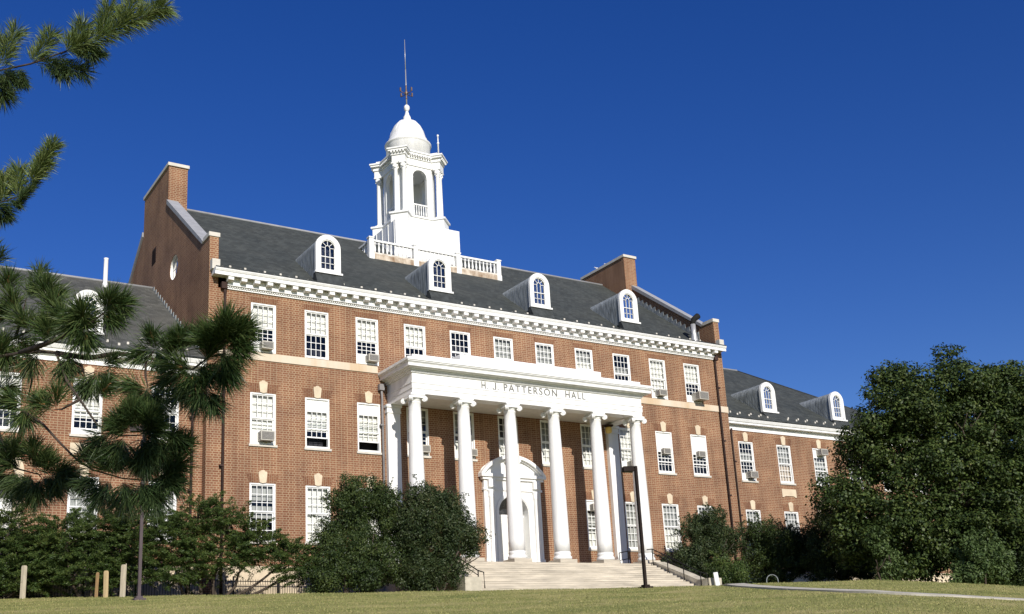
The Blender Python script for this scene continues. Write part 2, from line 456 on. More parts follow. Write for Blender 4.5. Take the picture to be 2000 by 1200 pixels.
def wall_grid(mb, x0, x1, z0, z1, y, holes, reveal=0.14):
    xs = sorted({x0, x1, *[h[0] for h in holes], *[h[1] for h in holes]})
    zs = sorted({z0, z1, *[h[2] for h in holes], *[h[3] for h in holes]})
    for xa, xb in zip(xs[:-1], xs[1:]):
        for za, zb in zip(zs[:-1], zs[1:]):
            cx, cz = (xa+xb)/2, (za+zb)/2
            if any(h[0] < cx < h[1] and h[2] < cz < h[3] for h in holes): continue
            mb.quad((xa, y, za), (xb, y, za), (xb, y, zb), (xa, y, zb))
    for a, b, c, d in holes:
        r = y+reveal
        mb.quad((a, y, c), (a, r, c), (a, r, d), (a, y, d)); mb.quad((b, y, c), (b, y, d), (b, r, d), (b, r, c))
        mb.quad((a, y, d), (a, r, d), (b, r, d), (b, y, d)); mb.quad((a, y, c), (b, y, c), (b, r, c), (a, r, c))

ROWS = {'T': (11.79, 14.72), 'M': (6.45, 9.41), 'G': (1.08, 4.28)}
WW = 1.49
def bay(i): return -16.25 + 3.25*i
MAIN = [('T', i) for i in range(11)] + [('M', i) for i in range(11)] + [('G', i) for i in (0, 1, 2, 3, 7, 8, 9, 10)]
holes = [(bay(i)-WW/2, bay(i)+WW/2, *ROWS[r]) for r, i in MAIN] + [(-1.22, 1.22, -0.4, 4.33)]
mb = MB(); wall_grid(mb, -18.92, 18.92, -2.4, 15.32, 0.0, holes)
# flat gauged arches over the windows, a hair proud of the wall
mb.k = 1
for r, i in MAIN:
    if r == 'T': zt, hh, sp = 14.72, 0.36, 0.12
    else: zt, hh, sp = ROWS[r][1], 0.52, 0.22
    cx = bay(i)
    mb.prism([(cx-WW/2-0.02, zt+0.002), (cx+WW/2+0.02, zt+0.002), (cx+WW/2+sp, zt+hh), (cx-WW/2-sp, zt+hh)], 'y', -0.004, 0.02)
recalc(mb.build('wall', [M['brick'], M['jack']], HALL))

mb = MB()   # shallow room boxes behind the panes; indoor shade put into their near-black colour
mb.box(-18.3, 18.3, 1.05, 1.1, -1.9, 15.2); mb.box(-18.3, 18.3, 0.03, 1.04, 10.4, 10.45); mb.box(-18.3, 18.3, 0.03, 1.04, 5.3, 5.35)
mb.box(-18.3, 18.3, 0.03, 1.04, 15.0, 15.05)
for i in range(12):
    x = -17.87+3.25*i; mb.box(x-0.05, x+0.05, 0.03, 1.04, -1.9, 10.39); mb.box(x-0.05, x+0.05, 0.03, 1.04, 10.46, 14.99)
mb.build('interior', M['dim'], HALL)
mb = MB(); mb.box(-18.9, 18.9, 23.7, 24.0, -2.4, 15.9); recalc(mb.build('rear_wall', M['brick'], HALL))

# ---- windows
def sash(mb, gl, x0, x1, z0, z1, y, cols=4, rows=3, rail=0.06, mun=0.034):
    mb.box(x0, x0+rail, y, y+0.045, z0, z1); mb.box(x1-rail, x1, y, y+0.045, z0, z1)
    mb.box(x0+rail, x1-rail, y, y+0.045, z0, z0+rail+0.015); mb.box(x0+rail, x1-rail, y, y+0.045, z1-rail, z1)
    a, b, c, d = x0+rail, x1-rail, z0+rail+0.015, z1-rail
    for k in range(1, cols):
        x = a+(b-a)*k/cols; mb.box(x-mun/2, x+mun/2, y+0.006, y+0.04, c, d)
    for k in range(1, rows):
        z = c+(d-c)*k/rows; mb.box(a, b, y+0.008, y+0.038, z-mun/2, z+mun/2)
    gl.quad((a, y+0.025, c), (b, y+0.025, c), (b, y+0.025, d), (a, y+0.025, d))

def window(cx, z0, z1, w, y0, parent, drop=0.0, lift=0.0, tpanel=0.0, bpanel=0.0, blinds=(), split=0.5, stone_sill=True, name='window'):
    """double hung sash. drop / lift: how far the upper sash is lowered and the lower raised; tpanel / bpanel: white
    filler boards at top and foot; blinds: (from, to, material) as shares of the height, 0 at the foot"""
    f = 0.085; x0, x1 = cx-w/2, cx+w/2
    fr = MB()
    fr.box(x0, x0+f, y0+0.015, y0+0.26, z0, z1); fr.box(x1-f, x1, y0+0.015, y0+0.26, z0, z1)
    fr.box(x0+f, x1-f, y0+0.015, y0+0.26, z1-f, z1); fr.box(x0+f, x1-f, y0-0.03, y0+0.26, z0, z0+0.10)
    a, b, c, d = x0+f, x1-f, z0+0.10, z1-f; H = d-c
    if tpanel: fr.box(a, b, y0+0.10, y0+0.125, d-tpanel, d)
    if bpanel: fr.box(a, b, y0+0.11, y0+0.135, c, c+bpanel)
    win = fr.build(name, M['white2'], parent)
    zm = c+H*split
    sa = MB(); gl = MB()
    top = d-tpanel-drop
    up0 = max(zm-drop, c+bpanel) if not tpanel else max(zm-drop-tpanel*0.55, c)
    if top-up0 > 0.3: sash(sa, gl, a, b, up0, top, y0+0.07)
    lo0 = c+bpanel+lift; lo1 = min(zm+lift*0.4, top-0.05) if lift else zm
    if tpanel > 0.8: lo0, lo1 = c, d-tpanel+0.05
    if lo1-lo0 > 0.3: sash(sa, gl, a, b, lo0, lo1, y0+0.13)
    recalc(sa.build('sash', M['white2'], win)); gl.build('pane', M['glass'], win)
    for p, q, mm in blinds:
        bl = MB(); bl.box(a+0.02, b-0.02, y0+0.28, y0+0.30, c+H*p, c+H*q); bl.build('blind', M[mm], win)
    if stone_sill:
        st = MB(); st.box(x0-0.08, x1+0.08, y0-0.085, y0+0.012, z0-0.13, z0-0.002); st.build('sill', M['capstone'], win)
    return win

STY = {
 ('T', 0): dict(blinds=((.50, 1, 'blind'),), bpanel=.50), ('T', 1): dict(blinds=((.50, 1, 'blind'),)),
 ('T', 2): dict(blinds=((.50, 1, 'blind'),), bpanel=.50), ('T', 3): dict(blinds=((.50, 1, 'blind'),)),
 ('T', 4): dict(blinds=(), lift=.35), ('T', 5): dict(blinds=((0, 1, 'curtain'),)),
 ('T', 6): dict(blinds=((0, 1, 'curtain'),)), ('T', 7): dict(blinds=((0, .7, 'blind'), (.7, 1, 'curtain'))),
 ('T', 8): dict(blinds=((.5, .68, 'curtain'),)), ('T', 9): dict(blinds=((0, 1, 'blind'),), bpanel=.30),
 ('T', 10): dict(blinds=((.50, 1, 'blind'),), bpanel=.40),
 ('M', 0): dict(blinds=((.2, 1, 'blind'),), bpanel=.62), ('M', 1): dict(blinds=((.36, .8, 'blind'),), tpanel=.68, lift=.52),
 ('M', 2): dict(blinds=((.22, .8, 'blind'),), tpanel=.62, lift=.50), ('M', 3): dict(blinds=((.75, 1, 'curtain'),), bpanel=.55),
 ('M', 4): dict(blinds=((0, .35, 'blind'), (.6, 1, 'curtain')), bpanel=.3), ('M', 5): dict(blinds=((0, .5, 'blind'),)),  # white foot of the middle portico blind painted as its sunlit part
 ('M', 6): dict(blinds=((0, .36, 'blind'), (.36, 1, 'curtain'))), ('M', 7): dict(blinds=((0, .36, 'blind'), (.36, 1, 'curtain'))),  # white foot painted as the sunlit part, grey above as portico shade
 ('M', 8): dict(blinds=((.2, 1, 'blind'),), bpanel=.5), ('M', 9): dict(tpanel=1.32), ('M', 10): dict(tpanel=1.32),
 ('G', 0): dict(blinds=((.4, 1, 'curtain'), (.62, .72, 'blind'))), ('G', 1): dict(blinds=((0, 1, 'blind'),)),
 ('G', 2): dict(blinds=((0, 1, 'blind'),)), ('G', 3): dict(blinds=((.5, 1, 'blind'),)),
 ('G', 7): dict(blinds=((.0, .3, 'blind'), (.3, .75, 'curtain')), tpanel=.55), ('G', 8): dict(blinds=((0, 1, 'curtain'),)),
 ('G', 9): dict(blinds=((0, .45, 'blind'), (.45, 1, 'curtain'))), ('G', 10): dict(blinds=((.5, 1, 'curtain'),)),
}
def keystone(cx, zt, y0, parent):
    mb = MB(); mb.prism([(cx-0.19, zt-0.05), (cx, zt-0.09), (cx+0.19, zt-0.05), (cx+0.25, zt+0.50), (cx+0.21, zt+0.56), (cx+0.12, zt+0.57), (cx+0.09, zt+0.64), (cx-0.09, zt+0.64), (cx-0.12, zt+0.57), (cx-0.21, zt+0.56), (cx-0.25, zt+0.50)], 'y', y0-0.06, y0+0.012)
    recalc(mb.build('keystone', M['stone'], parent))
for r, i in MAIN:
    z0, z1 = ROWS[r]
    window(bay(i), z0, z1, WW, 0.0, HALL, stone_sill=(r != 'T'), **STY[(r, i)])
    if r != 'T': keystone(bay(i), z1+0.08, 0.0, HALL)

for xa, xb in ((-18.9, -9.12), (9.12, 19.46)):
    mb = MB(); mb.box(xa, xb, -0.06, 0.02, 11.30, 11.75); mb.build('belt_course', M['belt'], HALL)
for xa, xb in ((-18.9, -9.05), (9.05, 18.9)):
    mb = MB(); mb.box(xa, xb, -0.08, 0.02, -2.4, -0.25); mb.build('base_course', M['stone'], HALL)

# ---- main cornice
mb = MB()
mb.box(-18.45, 18.45, -0.09, 0.03, 15.28, 15.36)
mb.box(-18.45, 18.45, -0.07, 0.03, 15.361, 15.449)
mb.box(-18.45, 18.45, -0.24, 0.03, 15.45, 15.93)
mb.prism([(-0.08, 15.932), (-0.13, 15.95), (-0.60, 15.95), (-0.60, 15.87), (-0.66, 15.87), (-0.66, 16.06), (-0.70, 16.09), (-0.76, 16.20), (-0.76, 16.25), (0.0, 16.25), (0.0, 15.93)], 'x', -19.3, 19.3)
n = 268
for k in range(n):
    x = -18.40 + 36.8*k/(n-1); mb.box(x-0.04, x+0.04, -0.16, -0.071, 15.362, 15.448)
recalc(mb.build('cornice', M['white'], HALL))
def clone(o, loc, parent=None, rot=0.0):
    c = o.copy(); COL.objects.link(c); c.location = loc; c.rotation_euler = (0, 0, rot)
    if parent: c.parent = parent
    return c
mb = MB(); mb.prism([(-.241, 15.66), (-0.36, 15.62), (-0.52, 15.655), (-0.60, 15.67), (-0.60, 15.868), (-0.57, 15.948), (-.241, 15.948)], 'x', -0.16, 0.16)
md = recalc(mb.build('modillion', M['white'], HALL)); md.location.x = -18.36
for k in range(1, 49): clone(md, (-18.36 + 36.72*k/48, 0, 0))

# ---- main roof
SL = 0.753
def roof_z(y): return 16.21 + SL*y
mb = MB()
mb.add([(-19.28, -0.66, 16.27), (19.28, -0.66, 16.27), (19.28, 0.05, 16.44), (-19.28, 0.05, 16.44)], [(0, 1, 2, 3)])
mb.add([(-19.28, 0.05, 16.44), (19.28, 0.05, 16.44), (19.28, 0.05, 16.2), (-19.28, 0.05, 16.2)], [(0, 1, 2, 3)])
mb.add([(-18.92, 0.02, 16.435), (18.92, 0.02, 16.435), (18.92, 0.45, 16.56), (-18.92, 0.45, 16.56)], [(0, 1, 2, 3)])
mb.add([(-18.92, 0.45, 16.56), (18.92, 0.45, 16.56), (18.92, 12.0, 25.25), (-18.92, 12.0, 25.25)], [(0, 1, 2, 3)])
mb.add([(-18.92, 24.6, 16.0), (18.92, 24.6, 16.0), (18.92, 12.0, 25.25), (-18.92, 12.0, 25.25)], [(0, 1, 2, 3)])
roof = mb.build('roof', M['slate'], HALL)
mb = MB(); mb.tube([(-18.2, 12, 25.27), (18.2, 12, 25.27)], 0.09, n=8); mb.build('ridge_cap', M['coping'], roof)
mb = MB(); mb.tube([(-19.28, -0.70, 16.27), (19.28, -0.70, 16.27)], 0.07, n=8); mb.tube([(-18.9, 0.40, 16.60), (18.9, 0.40, 16.60)], 0.022, n=6)
mb.build('gutter', M['gutter'], roof)
def guards(x0, x1, y0, zf, skip, parent, n):
    first = None
    for k in range(n):
        x = x0+(x1-x0)*(k+0.5)/n + random.uniform(-.09, .09); y = y0+(0.30 if k % 2 else 0.0)
        if any(a < x < b for a, b in skip) or random.random() < .06: continue
        if first is None:
            mb = MB(); mb.box(-0.06, 0.06, -0.05, 0.03, -0.02, 0.12); mb.box(-0.03, 0.03, 0.03, 0.16, 0.02, 0.05)
            first = mb.build('snow_guard', M['capstone'], parent); first.location = (x, y, zf(y))
        else: clone(first, (x, y, zf(y)))
guards(-18.7, 18.7, 0.85, roof_z, [(c-0.95, c+0.95) for c in (-11.75, -3.93, 3.93, 11.75)], roof, 72)
mb = MB()   # stepped flashing beside the right parapet
for k in range(16):
    y = 1.6+0.47*k; mb.box(18.86, 18.915, y, y+0.44, roof_z(y)-0.05, roof_z(y)+0.62)
mb.build('step_flashing', M['flash'], roof)

# ---- gable ends with twin chimneys
from mathutils.geometry import tessellate_polygon
def gable(s):
    xo, xi = 19.44*s, 18.92*s
    out = [(0, -2.4), (0, 18.35), (1.35, 18.35), (1.35, 18.30), (8.9, 23.95), (8.9, 26.72), (14.8, 26.72), (14.8, 23.95), (22.35, 18.3), (24, 18.3), (24, -2.4)]
    hole = [(7.15+0.86*math.cos(2*math.pi*k/24), 19.0+0.80*math.sin(2*math.pi*k/24)) for k in range(24)]
    mb = MB()
    allp = out+hole
    tris = tessellate_polygon([[Vector((p[0], p[1], 0)) for p in out], [Vector((p[0], p[1], 0)) for p in hole]])
    mb.add([(xo, p[0], p[1]) for p in allp], [tuple(t) for t in tris])
    n = len(out)
    mb.add([(xi, p[0], p[1]) for p in out], [tuple(range(n))])
    for i in range(n):
        a, b = out[i], out[(i+1) % n]; mb.quad((xo, *a), (xi, *a), (xi, *b), (xo, *b))
    for i in range(24):
        a, b = hole[i], hole[(i+1) % 24]; mb.quad((xo, *a), (xo-0.30*s, *a), (xo-0.30*s, *b), (xo, *b))
    g = mb.build('gable_wall', M['brick'], HALL)
    mb = MB(); mb.box(xi, 18.21*s, 8.9, 14.8, 20.5, 26.72); mb.build('chimney', M['brick'], HALL)
    cp = MB()
    cp.box(19.52*s, 18.13*s, 8.80, 14.9, 26.722, 26.94); recalc(cp.build('chimney_cap', M['capstone'], g))
    cp = MB()
    for q in ([(1.25, 18.33), (1.10, 18.45), (1.28, 18.62), (8.898, 24.30), (8.898, 23.97)],):
        cp.prism(q, 'x', 19.54*s, 18.80*s); recalc(cp.build('coping', M['coping'], g)); cp = MB()
        cp.prism([(23.7-a, b) for a, b in q], 'x', 19.54*s, 18.80*s); recalc(cp.build('coping', M['coping'], g))
    cp = MB(); cp.box(19.50*s, 18.86*s, -0.06, 1.10, 18.352, 18.60); cp.build('pier_cap', M['capstone'], g)
    # round attic window
    rv = MB(); C = [(7.15+0.86*math.cos(2*math.pi*k/24), 19.0+0.80*math.sin(2*math.pi*k/24)) for k in range(24)]
    D = [(7.15+0.79*math.cos(2*math.pi*k/24), 19.0+0.735*math.sin(2*math.pi*k/24)) for k in range(24)]
    x0, x1 = xo-0.03*s, xo-0.24*s
    for i in range(24):
        j = (i+1) % 24
        E_ = [(7.15+(a-7.15)*.985, 19.0+(b-19.0)*.985) for a, b in (C[i], C[j])]; rv.quad((x0, *E_[0]), (x0, *E_[1]), (x1, *E_[1]), (x1, *E_[0])); rv.quad((xo-.17*s, *E_[0]), (xo-.17*s, *E_[1]), (xo-.17*s, *D[j]), (xo-.17*s, *D[i]))
    for k in range(3):
        yy = 6.6+0.55*k; rv.box(xo-0.175*s, xo-0.20*s, yy-0.02, yy+0.02, 18.4, 19.6)
    rv.box(xo-0.175*s, xo-0.20*s, 6.45, 7.85, 18.98, 19.02)
    wd = rv.build('attic_window', M['white2'], g)
    gl = MB(); gl.add([(xo-0.19*s, *p) for p in D], [tuple(range(24))]); gl.build('pane', M['glass'], wd)
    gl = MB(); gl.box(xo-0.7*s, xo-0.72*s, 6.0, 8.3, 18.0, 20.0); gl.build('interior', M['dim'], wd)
    lv = MB(); lv.box(xo+0.012*s, xo-0.02*s, 11.4, 12.3, 20.9, 22.0)
    for k in range(9): lv.box(xo+0.03*s, xo-0.02*s, 11.42, 12.28, 20.95+0.115*k, 21.0+0.115*k)
    lv.build('louvre', M['pipe'], g)
    # little stone block where the cornice dies into the pier
    kb = MB(); kb.box(19.40*s, 18.95*s, -0.42, -0.004, 16.262, 16.85); kb.build('kneeler', M['capstone'], g)
    return g
gable(-1); gable(1)

# ---- down pipes
def downpipe(pts, m, r=0.075, head=True):
    mb = MB(); mb.tube(pts, r, n=8)
    x, y, z = pts[0]
    if head: mb.box(x-0.16, x+0.16, y-0.14, y+0.12, z-0.38, z)
    for k in range(3):
        zz = z-2.5-4*k
        if zz > pts[-1][2]: mb.box(x-0.11, x+0.11, y-0.10, y+0.10, zz-0.05, zz+0.05)
    mb.build('downpipe', m, HALL)
downpipe([(-18.62, -0.14, 15.6), (-18.55, -0.14, 15.0), (-18.55, -0.14, -2.2)], M['pipe'])
downpipe([(18.62, -0.14, 15.6), (18.55, -0.14, 15.0), (18.55, -0.14, -2.2)], M['pipe'])
downpipe([(-8.98, -0.16, 10.6), (-8.93, -0.16, 9.8), (-8.93, -0.16, -2.0)], M['pipe_grey'], .07)

# ---- dormers
def dormer(cx, yf, zs, W, top, slope_f, parent, metal, slope_y=None):
    R = W/2; spring = top-R
    fr = MB()
    A, B = arch(R, zs, spring, cx), arch(R-0.30, zs+0.22, spring, cx)
    A[0] = (A[0][0], zs); A[-1] = (A[-1][0], zs)
    fr.strip(A, B, yf, yf+0.22)
    A2, B2 = arch(R-0.30, zs+0.22, spring, cx), arch(R-0.36, zs+0.22, spring, cx)
    fr.strip(A2, B2, yf+0.05, yf+0.2)
    fr.box(cx-R+0.002, cx+R-0.002, yf+0.003, yf+0.2, zs, zs+0.22)
    fr.box(cx-R-0.08, cx+R+0.08, yf-0.12, yf+0.12, zs-0.10, zs+0.02)
    d = recalc(fr.build('dormer', M['white2'], parent))
    r = R-0.36; z0 = zs+0.22; sb = MB(); y = yf+0.10
    zm = (z0+spring)/2+0.12
    for x in (cx-r/3, cx+r/3): sb.box(x-0.016, x+0.016, y, y+0.035, z0, spring+0.02)
    sb.box(cx-r, cx-r+0.03, y, y+0.035, z0, spring); sb.box(cx+r-0.03, cx+r, y, y+0.035, z0, spring)
    sb.box(cx-r, cx+r, y-0.02, y+0.03, zm-0.025, zm+0.025); sb.box(cx-r, cx+r, y, y+0.035, z0, z0+0.05)
    zq = (z0+zm)/2; sb.box(cx-r, cx+r, y, y+0.03, zq-0.014, zq+0.014)
    sb.box(cx-r, cx-r/3, y, y+0.03, spring-0.014, spring+0.014); sb.box(cx+r/3, cx+r, y, y+0.03, spring-0.014, spring+0.014)
    P = [(cx-r/3*math.cos(math.pi*k/8), spring+0.02+r/3*math.sin(math.pi*k/8)) for k in range(9)]
    Q = [(cx-(r/3-0.03)*math.cos(math.pi*k/8), spring+0.02+(r/3-0.03)*math.sin(math.pi*k/8)) for k in range(9)]
    sb.strip(P, Q, y, y+0.03)
    for a in (45, 90, 135):
        c_, s_ = math.cos(math.radians(a)), math.sin(math.radians(a)); e = 0.015
        p0 = (cx+c_*r/3, spring+0.02+s_*r/3); p1 = (cx+c_*r, spring+s_*r)
        sb.prism([(p0[0]-s_*e, p0[1]+c_*e), (p0[0]+s_*e, p0[1]-c_*e), (p1[0]+s_*e, p1[1]-c_*e), (p1[0]-s_*e, p1[1]+c_*e)], 'y', y+0.002, y+0.028)
    recalc(sb.build('sash', M['white2'], d))
    g = MB(); g.prism(arch(r, z0, spring, cx), 'y', y+0.05, y+0.055); g.build('pane', M['glass'], d)
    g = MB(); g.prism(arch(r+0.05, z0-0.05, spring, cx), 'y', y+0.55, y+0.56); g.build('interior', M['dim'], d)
    # barrel-vaulted body running back into the slope
    b = MB(); O = arch(R-0.05, zs-0.25, spring, cx, 16); b.s = False
    def yb(z): return slope_f(z)
    V = [(p[0], yf+0.10, p[1]) for p in O] + [(p[0], max(yf+0.12, yb(p[1])+0.12), p[1]) for p in O]; n = len(O)
    b.add(V, [(i, i+1, n+i+1, n+i) for i in range(n-1)])
    # standing seams
    for q in (0.25, 0.5, 0.75):
        S0 = [(p[0]+(p[0]-cx)*0.02, p[1]+0.012) for p in O]
        L = len(S0); vs = []
        for p in S0:
            yy = yf+0.12+(max(yf+0.14, yb(p[1])+0.1)-yf-0.12)*1.0
            ys = yf+0.2+q*3.2*(W/1.64)*0.9
            ys = min(ys, yy); vs += [(p[0], ys, p[1]), (p[0], ys+0.035, p[1])]
        b.add(vs, [(2*i, 2*i+1, 2*i+3, 2*i+2) for i in range(L-1)])
    recalc(b.build('dormer_roof', metal, d))
    ap = MB(); yr_ = slope_y(yf); zr_ = yr_[1]; yq = yr_[0]
    ap.prism([(yf+.3, zs-.102), (yf-.02, zs-.102), (yq, zr_+.03), (yq, zr_-.1), (yf+.3, zr_)], 'x', cx-R-.06, cx+R+.06)
    recalc(ap.build('apron', M['gutter'], d))
for cx in (-11.75, -3.93, 3.93, 11.75):
    dormer(cx, 1.05, 17.72, 1.64, 20.2, lambda z: (z-16.21)/SL, HALL, M['lead'], lambda y: (y-.42, 16.21+SL*(y-.42)))

# ---- gooseneck vent by the right pier
mb = MB()
mb.lathe([(.36, 0), (.30, .18), (.20, .75), (.19, 1.5)], (17.75, 0.95, roof_z(.95)-0.15), 16)
b0 = roof_z(.95)+1.3
gv = mb.build('vent_pipe', M['steel'], HALL)
mb = MB(); mb.tube([(17.75, .95, b0-.05), (17.77, .95, b0+.22), (17.88, .95, b0+.45), (18.10, .93, b0+.62), (18.32, .92, b0+.78)], .19, .24, 12)
mb.build('vent_hood', M['iron'], gv)

# ------------------------------------------------------------------ portico
FZ = -0.33                                        # portico floor
def column_mesh():
    mb = MB()
    mb.lathe([(.50, -.05), (.555, -.02), (.575, .06), (.555, .14), (.51, .17), (.49, .21), (.505, .27), (.525, .33), (.505, .39), (.487, .43)], n=28)
    prof = [(.484-.134*(t**1.6), .43+8.40*t) for t in [k/12 for k in range(13)]]
    prof += [(.375, 8.86), (.38, 8.90), (.35, 8.93)]
    mb.lathe(prof, n=28)
    return mb
def capital_mesh():
    mb = MB()
    mb.lathe([(.35, 8.93), (.36, 9.0), (.46, 9.10), (.46, 9.16), (.40, 9.2)], n=24)
    mb.box(-.47, .47, -.47, .47, 9.27, 9.365)
    mb.box(-.43, .43, -.43, .43, 9.19, 9.268)
    # corner volutes turned on the diagonal, and the bands that join them
    s0 = mb.s
    for sx in (-1, 1):
        for sy in (-1, 1):
            d = Vector((sx, sy, 0)).normalized(); c = Vector((sx*.45, sy*.45, 9.06)); nrm = Vector((-d.y, d.x, 0))
            for rr, th in ((.165, .075), (.10, .095), (.05, .11)):
                ring = []; vs = []
                for e in (-th, th):
                    for k in range(18):
                        a = 2*math.pi*k/18; vs.append(c + nrm*e + d*(rr*math.cos(a)) + Vector((0, 0, rr*math.sin(a))))
                fs = [(k, (k+1) % 18, 18+(k+1) % 18, 18+k) for k in range(18)] + [tuple(range(17, -1, -1)), tuple(range(18, 36))]
                mb.add(vs, fs)
    for q in (0, 1):
        for e in (-1, 1):
            pts = [(-.50, .42*e), (.50, .42*e), (.47, .50*e), (-.47, .50*e)]
            pts = pts if q == 0 else [(b, a) for a, b in pts]
            mb.prism(pts, 'z', 9.10, 9.21)
    return mb
cm = recalc(column_mesh().build('column', M['white'], HALL))
pl = MB(); pl.box(-.62, .62, -.62, .62, FZ-.0, -.05); pl = pl.build('plinth', M['step'], cm)
ca = recalc(capital_mesh().build('capital', M['white2'], cm))
for k in range(6):
    c = cm if k == 0 else cm.copy()
    c.location = ((k-2.5)*3.265, -2.78, 0)
    if k:
        COL.objects.link(c)
        for ch in (pl, ca):
            d = ch.copy(); COL.objects.link(d); d.parent = c
for s in (-1, 1):
    mb = MB()
    mb.box(s*7.83, s*8.67, -.30, -.002, FZ, 8.85); mb.box(s*7.75, s*8.75, -.38, -.002, FZ+.002, .35)
    mb.box(s*7.78, s*8.72, -.35, -.002, 8.852, 8.95); mb.box(s*7.80, s*8.70, -.33, -.002, 8.952, 9.2); mb.box(s*7.74, s*8.76, -.40, -.002, 9.202, 9.36)
    mb.build('pilaster', M['white'], HALL)

mb = MB()
Z0 = 9.37
def rim(xh, yf, z0, z1, inner=None):
    """a band on three sides: front and two returns"""
    xi, yi = inner if inner else (xh-.06, yf+.06)
    mb.box(-xh, xh, yf, yi, z0, z1)
    for s in (-1, 1): mb.box(s*xi, s*xh, yi+.0005, -.002, z0, z1)
rim(8.50, -3.20, Z0, 9.66, (7.72, -2.42))
rim(8.53, -3.23, 9.662, 9.98, (7.70, -2.40))
rim(8.56, -3.26, 9.982, 10.07, (7.70, -2.40))
rim(8.50, -3.20, 10.072, 10.60, (7.72, -2.42))
rim(8.58, -3.28, 10.602, 10.72, (7.70, -2.40))
rim(8.66, -3.36, 10.722, 10.82, (7.70, -2.40))
# cornice slab with stepped crown
mb.box(-8.98, 8.98, -3.72, -.002, 10.86, 11.05)
mb.box(-8.80, 8.80, -3.55, -.003, 10.822, 10.858)
mb.box(-9.00, 9.00, -3.76, -.002, 11.052, 11.10)
mb.box(-9.05, 9.05, -3.82, -.002, 11.102, 11.17)
mb.box(-9.10, 9.10, -3.87, -.002, 11.172, 11.33)
mb.box(-8.48, 8.48, -3.30, -.002, 11.332, 11.69)
mb.box(-5.26, 5.26, -3.28, -.002, 11.692, 12.05)
n = 170
for k in range(n):
    x = -8.5+17.0*k/(n-1); mb.box(x-.028, x+.028, -3.325, -3.279, 10.64, 10.715)
ent = mb.build('entablature', M['white'], HALL)
mb = MB(); mb.box(-7.69, 7.69, -2.39, -.003, 9.46, 9.52)
mb.build('ceiling', M['ceiling'], ent)
def words(body, x0, x1):
    tx = bpy.data.curves.new('lettering_text', 'FONT'); tx.body = body
    tx.size = 0.64; tx.extrude = 0.012; tx.space_character = 1.28; tx.offset = 0.002
    to = bpy.data.objects.new('lettering_text', tx); COL.objects.link(to)
    bpy.context.view_layer.update()
    me = bpy.data.meshes.new_from_object(to.evaluated_get(bpy.context.evaluated_depsgraph_get()))
    bpy.data.objects.remove(to)
    xs = [v.co.x for v in me.vertices]; k = (x1-x0)/(max(xs)-min(xs))
    for v in me.vertices: v.co.x = (v.co.x-min(xs))*k
    me.materials.clear(); me.materials.append(M['letter'])
    lo = bpy.data.objects.new('lettering', me); COL.objects.link(lo); lo.parent = ent
    lo.location = (x0, -3.216, 10.09); lo.rotation_euler = (math.pi/2, 0, 0)
words('H.', -3.81, -3.34); words('PATTERSON', -2.23, 1.72); words('HALL', 2.36, 3.92)
mb = MB()   # the J, with its hook below the line
JO = [(-2.78, 10.53), (-2.78, 10.20)]+[(-2.91+.13*math.cos(a*math.pi/8), 10.18-.13*math.sin(a*math.pi/8)) for a in range(0, 9)]
JI = [(-2.85, 10.53), (-2.85, 10.20)]+[(-2.91+.06*math.cos(a*math.pi/8), 10.18-.06*math.sin(a*math.pi/8)) for a in range(0, 9)]
mb.strip(JO, JI, -3.23, -3.205); mb.box(-2.67, -2.61, -3.23, -3.205, 10.09, 10.15)
recalc(mb.build('lettering', M['letter'], ent))

# flood lamps and a hanging lantern under the portico ceiling
def ceiling_lamp(x, y):
    mb = MB(); mb.box(x-.22, x+.22, y-.18, y+.18, 9.20, 9.44); mb.box(x-.05, x+.05, y-.05, y+.05, 9.44, 9.5)
    mb.build('ceiling_lamp', M['iron'], ent)
ceiling_lamp(-4.0, -1.4); ceiling_lamp(2.6, -1.4)
mb = MB(); mb.lathe([(.06, 0), (.20, .05), (.24, .30), (.20, .42), (.05, .46)], (7.55, -.75, 8.70), 12)
lt = mb.build('lantern', M['amber'], HALL)
mb = MB(); mb.box(7.3, 7.8, -.95, -.55, 9.17, 9.30); mb.lathe([(.03, 0), (.03, .2)], (7.55, -.75, 9.12), 6); mb.build('lantern_cap', M['pipe'], lt)

# ---- the entrance
mb = MB()
HW = 1.15; SP = 3.15
for s in (-1, 1):
    mb.box(s*HW, s*2.10, -.16, -.002, FZ, 5.2)
    mb.box(s*1.98, s*2.16, -.20, -.002, FZ+.001, .30)
for k in range(16):
    a0, a1 = math.pi*k/16, math.pi*(k+1)/16
    xa, za = -HW*math.cos(a0), SP+HW*math.sin(a0); xb, zb = -HW*math.cos(a1), SP+HW*math.sin(a1)
    mb.prism([(xa, za), (xb, zb), (xb, 4.36), (xa, 4.36)], 'y', -.16, -.002)
mb.box(-HW+.001, HW-.001, -.16, -.002, 4.362, 5.2)
mb.strip(arch(HW+.17, FZ, SP), arch(HW, FZ, SP), -.21, -.162)
mb.strip(arch(HW, FZ, SP), arch(HW-.05, FZ, SP), -.16, .62)
mb.box(-2.18, 2.18, -.24, -.002, 4.55, 4.70); mb.box(-2.12, 2.12, -.20, -.003, 4.702, 5.20)
mb.box(-2.40, 2.40, -.46, -.002, 5.36, 5.56); mb.box(-2.26, 2.26, -.34, -.003, 5.202, 5.358)
for s in (-1, 1):
    mb.lathe([(.235, FZ), (.235, .12), (.20, .18), (.20, .25), (.185, .3), (.16, 4.1), (.19, 4.15), (.16, 4.2), (.22, 4.45), (.24, 4.54)], (s*1.66, -.24, 0), 16)
    mb.box(s*1.42, s*1.90, -.46, -.002, 4.702, 5.198)
surround = recalc(mb.build('door_surround', M['white2'], HALL))
mb = MB()   # broken segmental pediment
Rb = (2.4**2+1.25**2)/(2*1.25); zc = 5.56+1.25-Rb; a_end = math.asin(2.4/Rb)
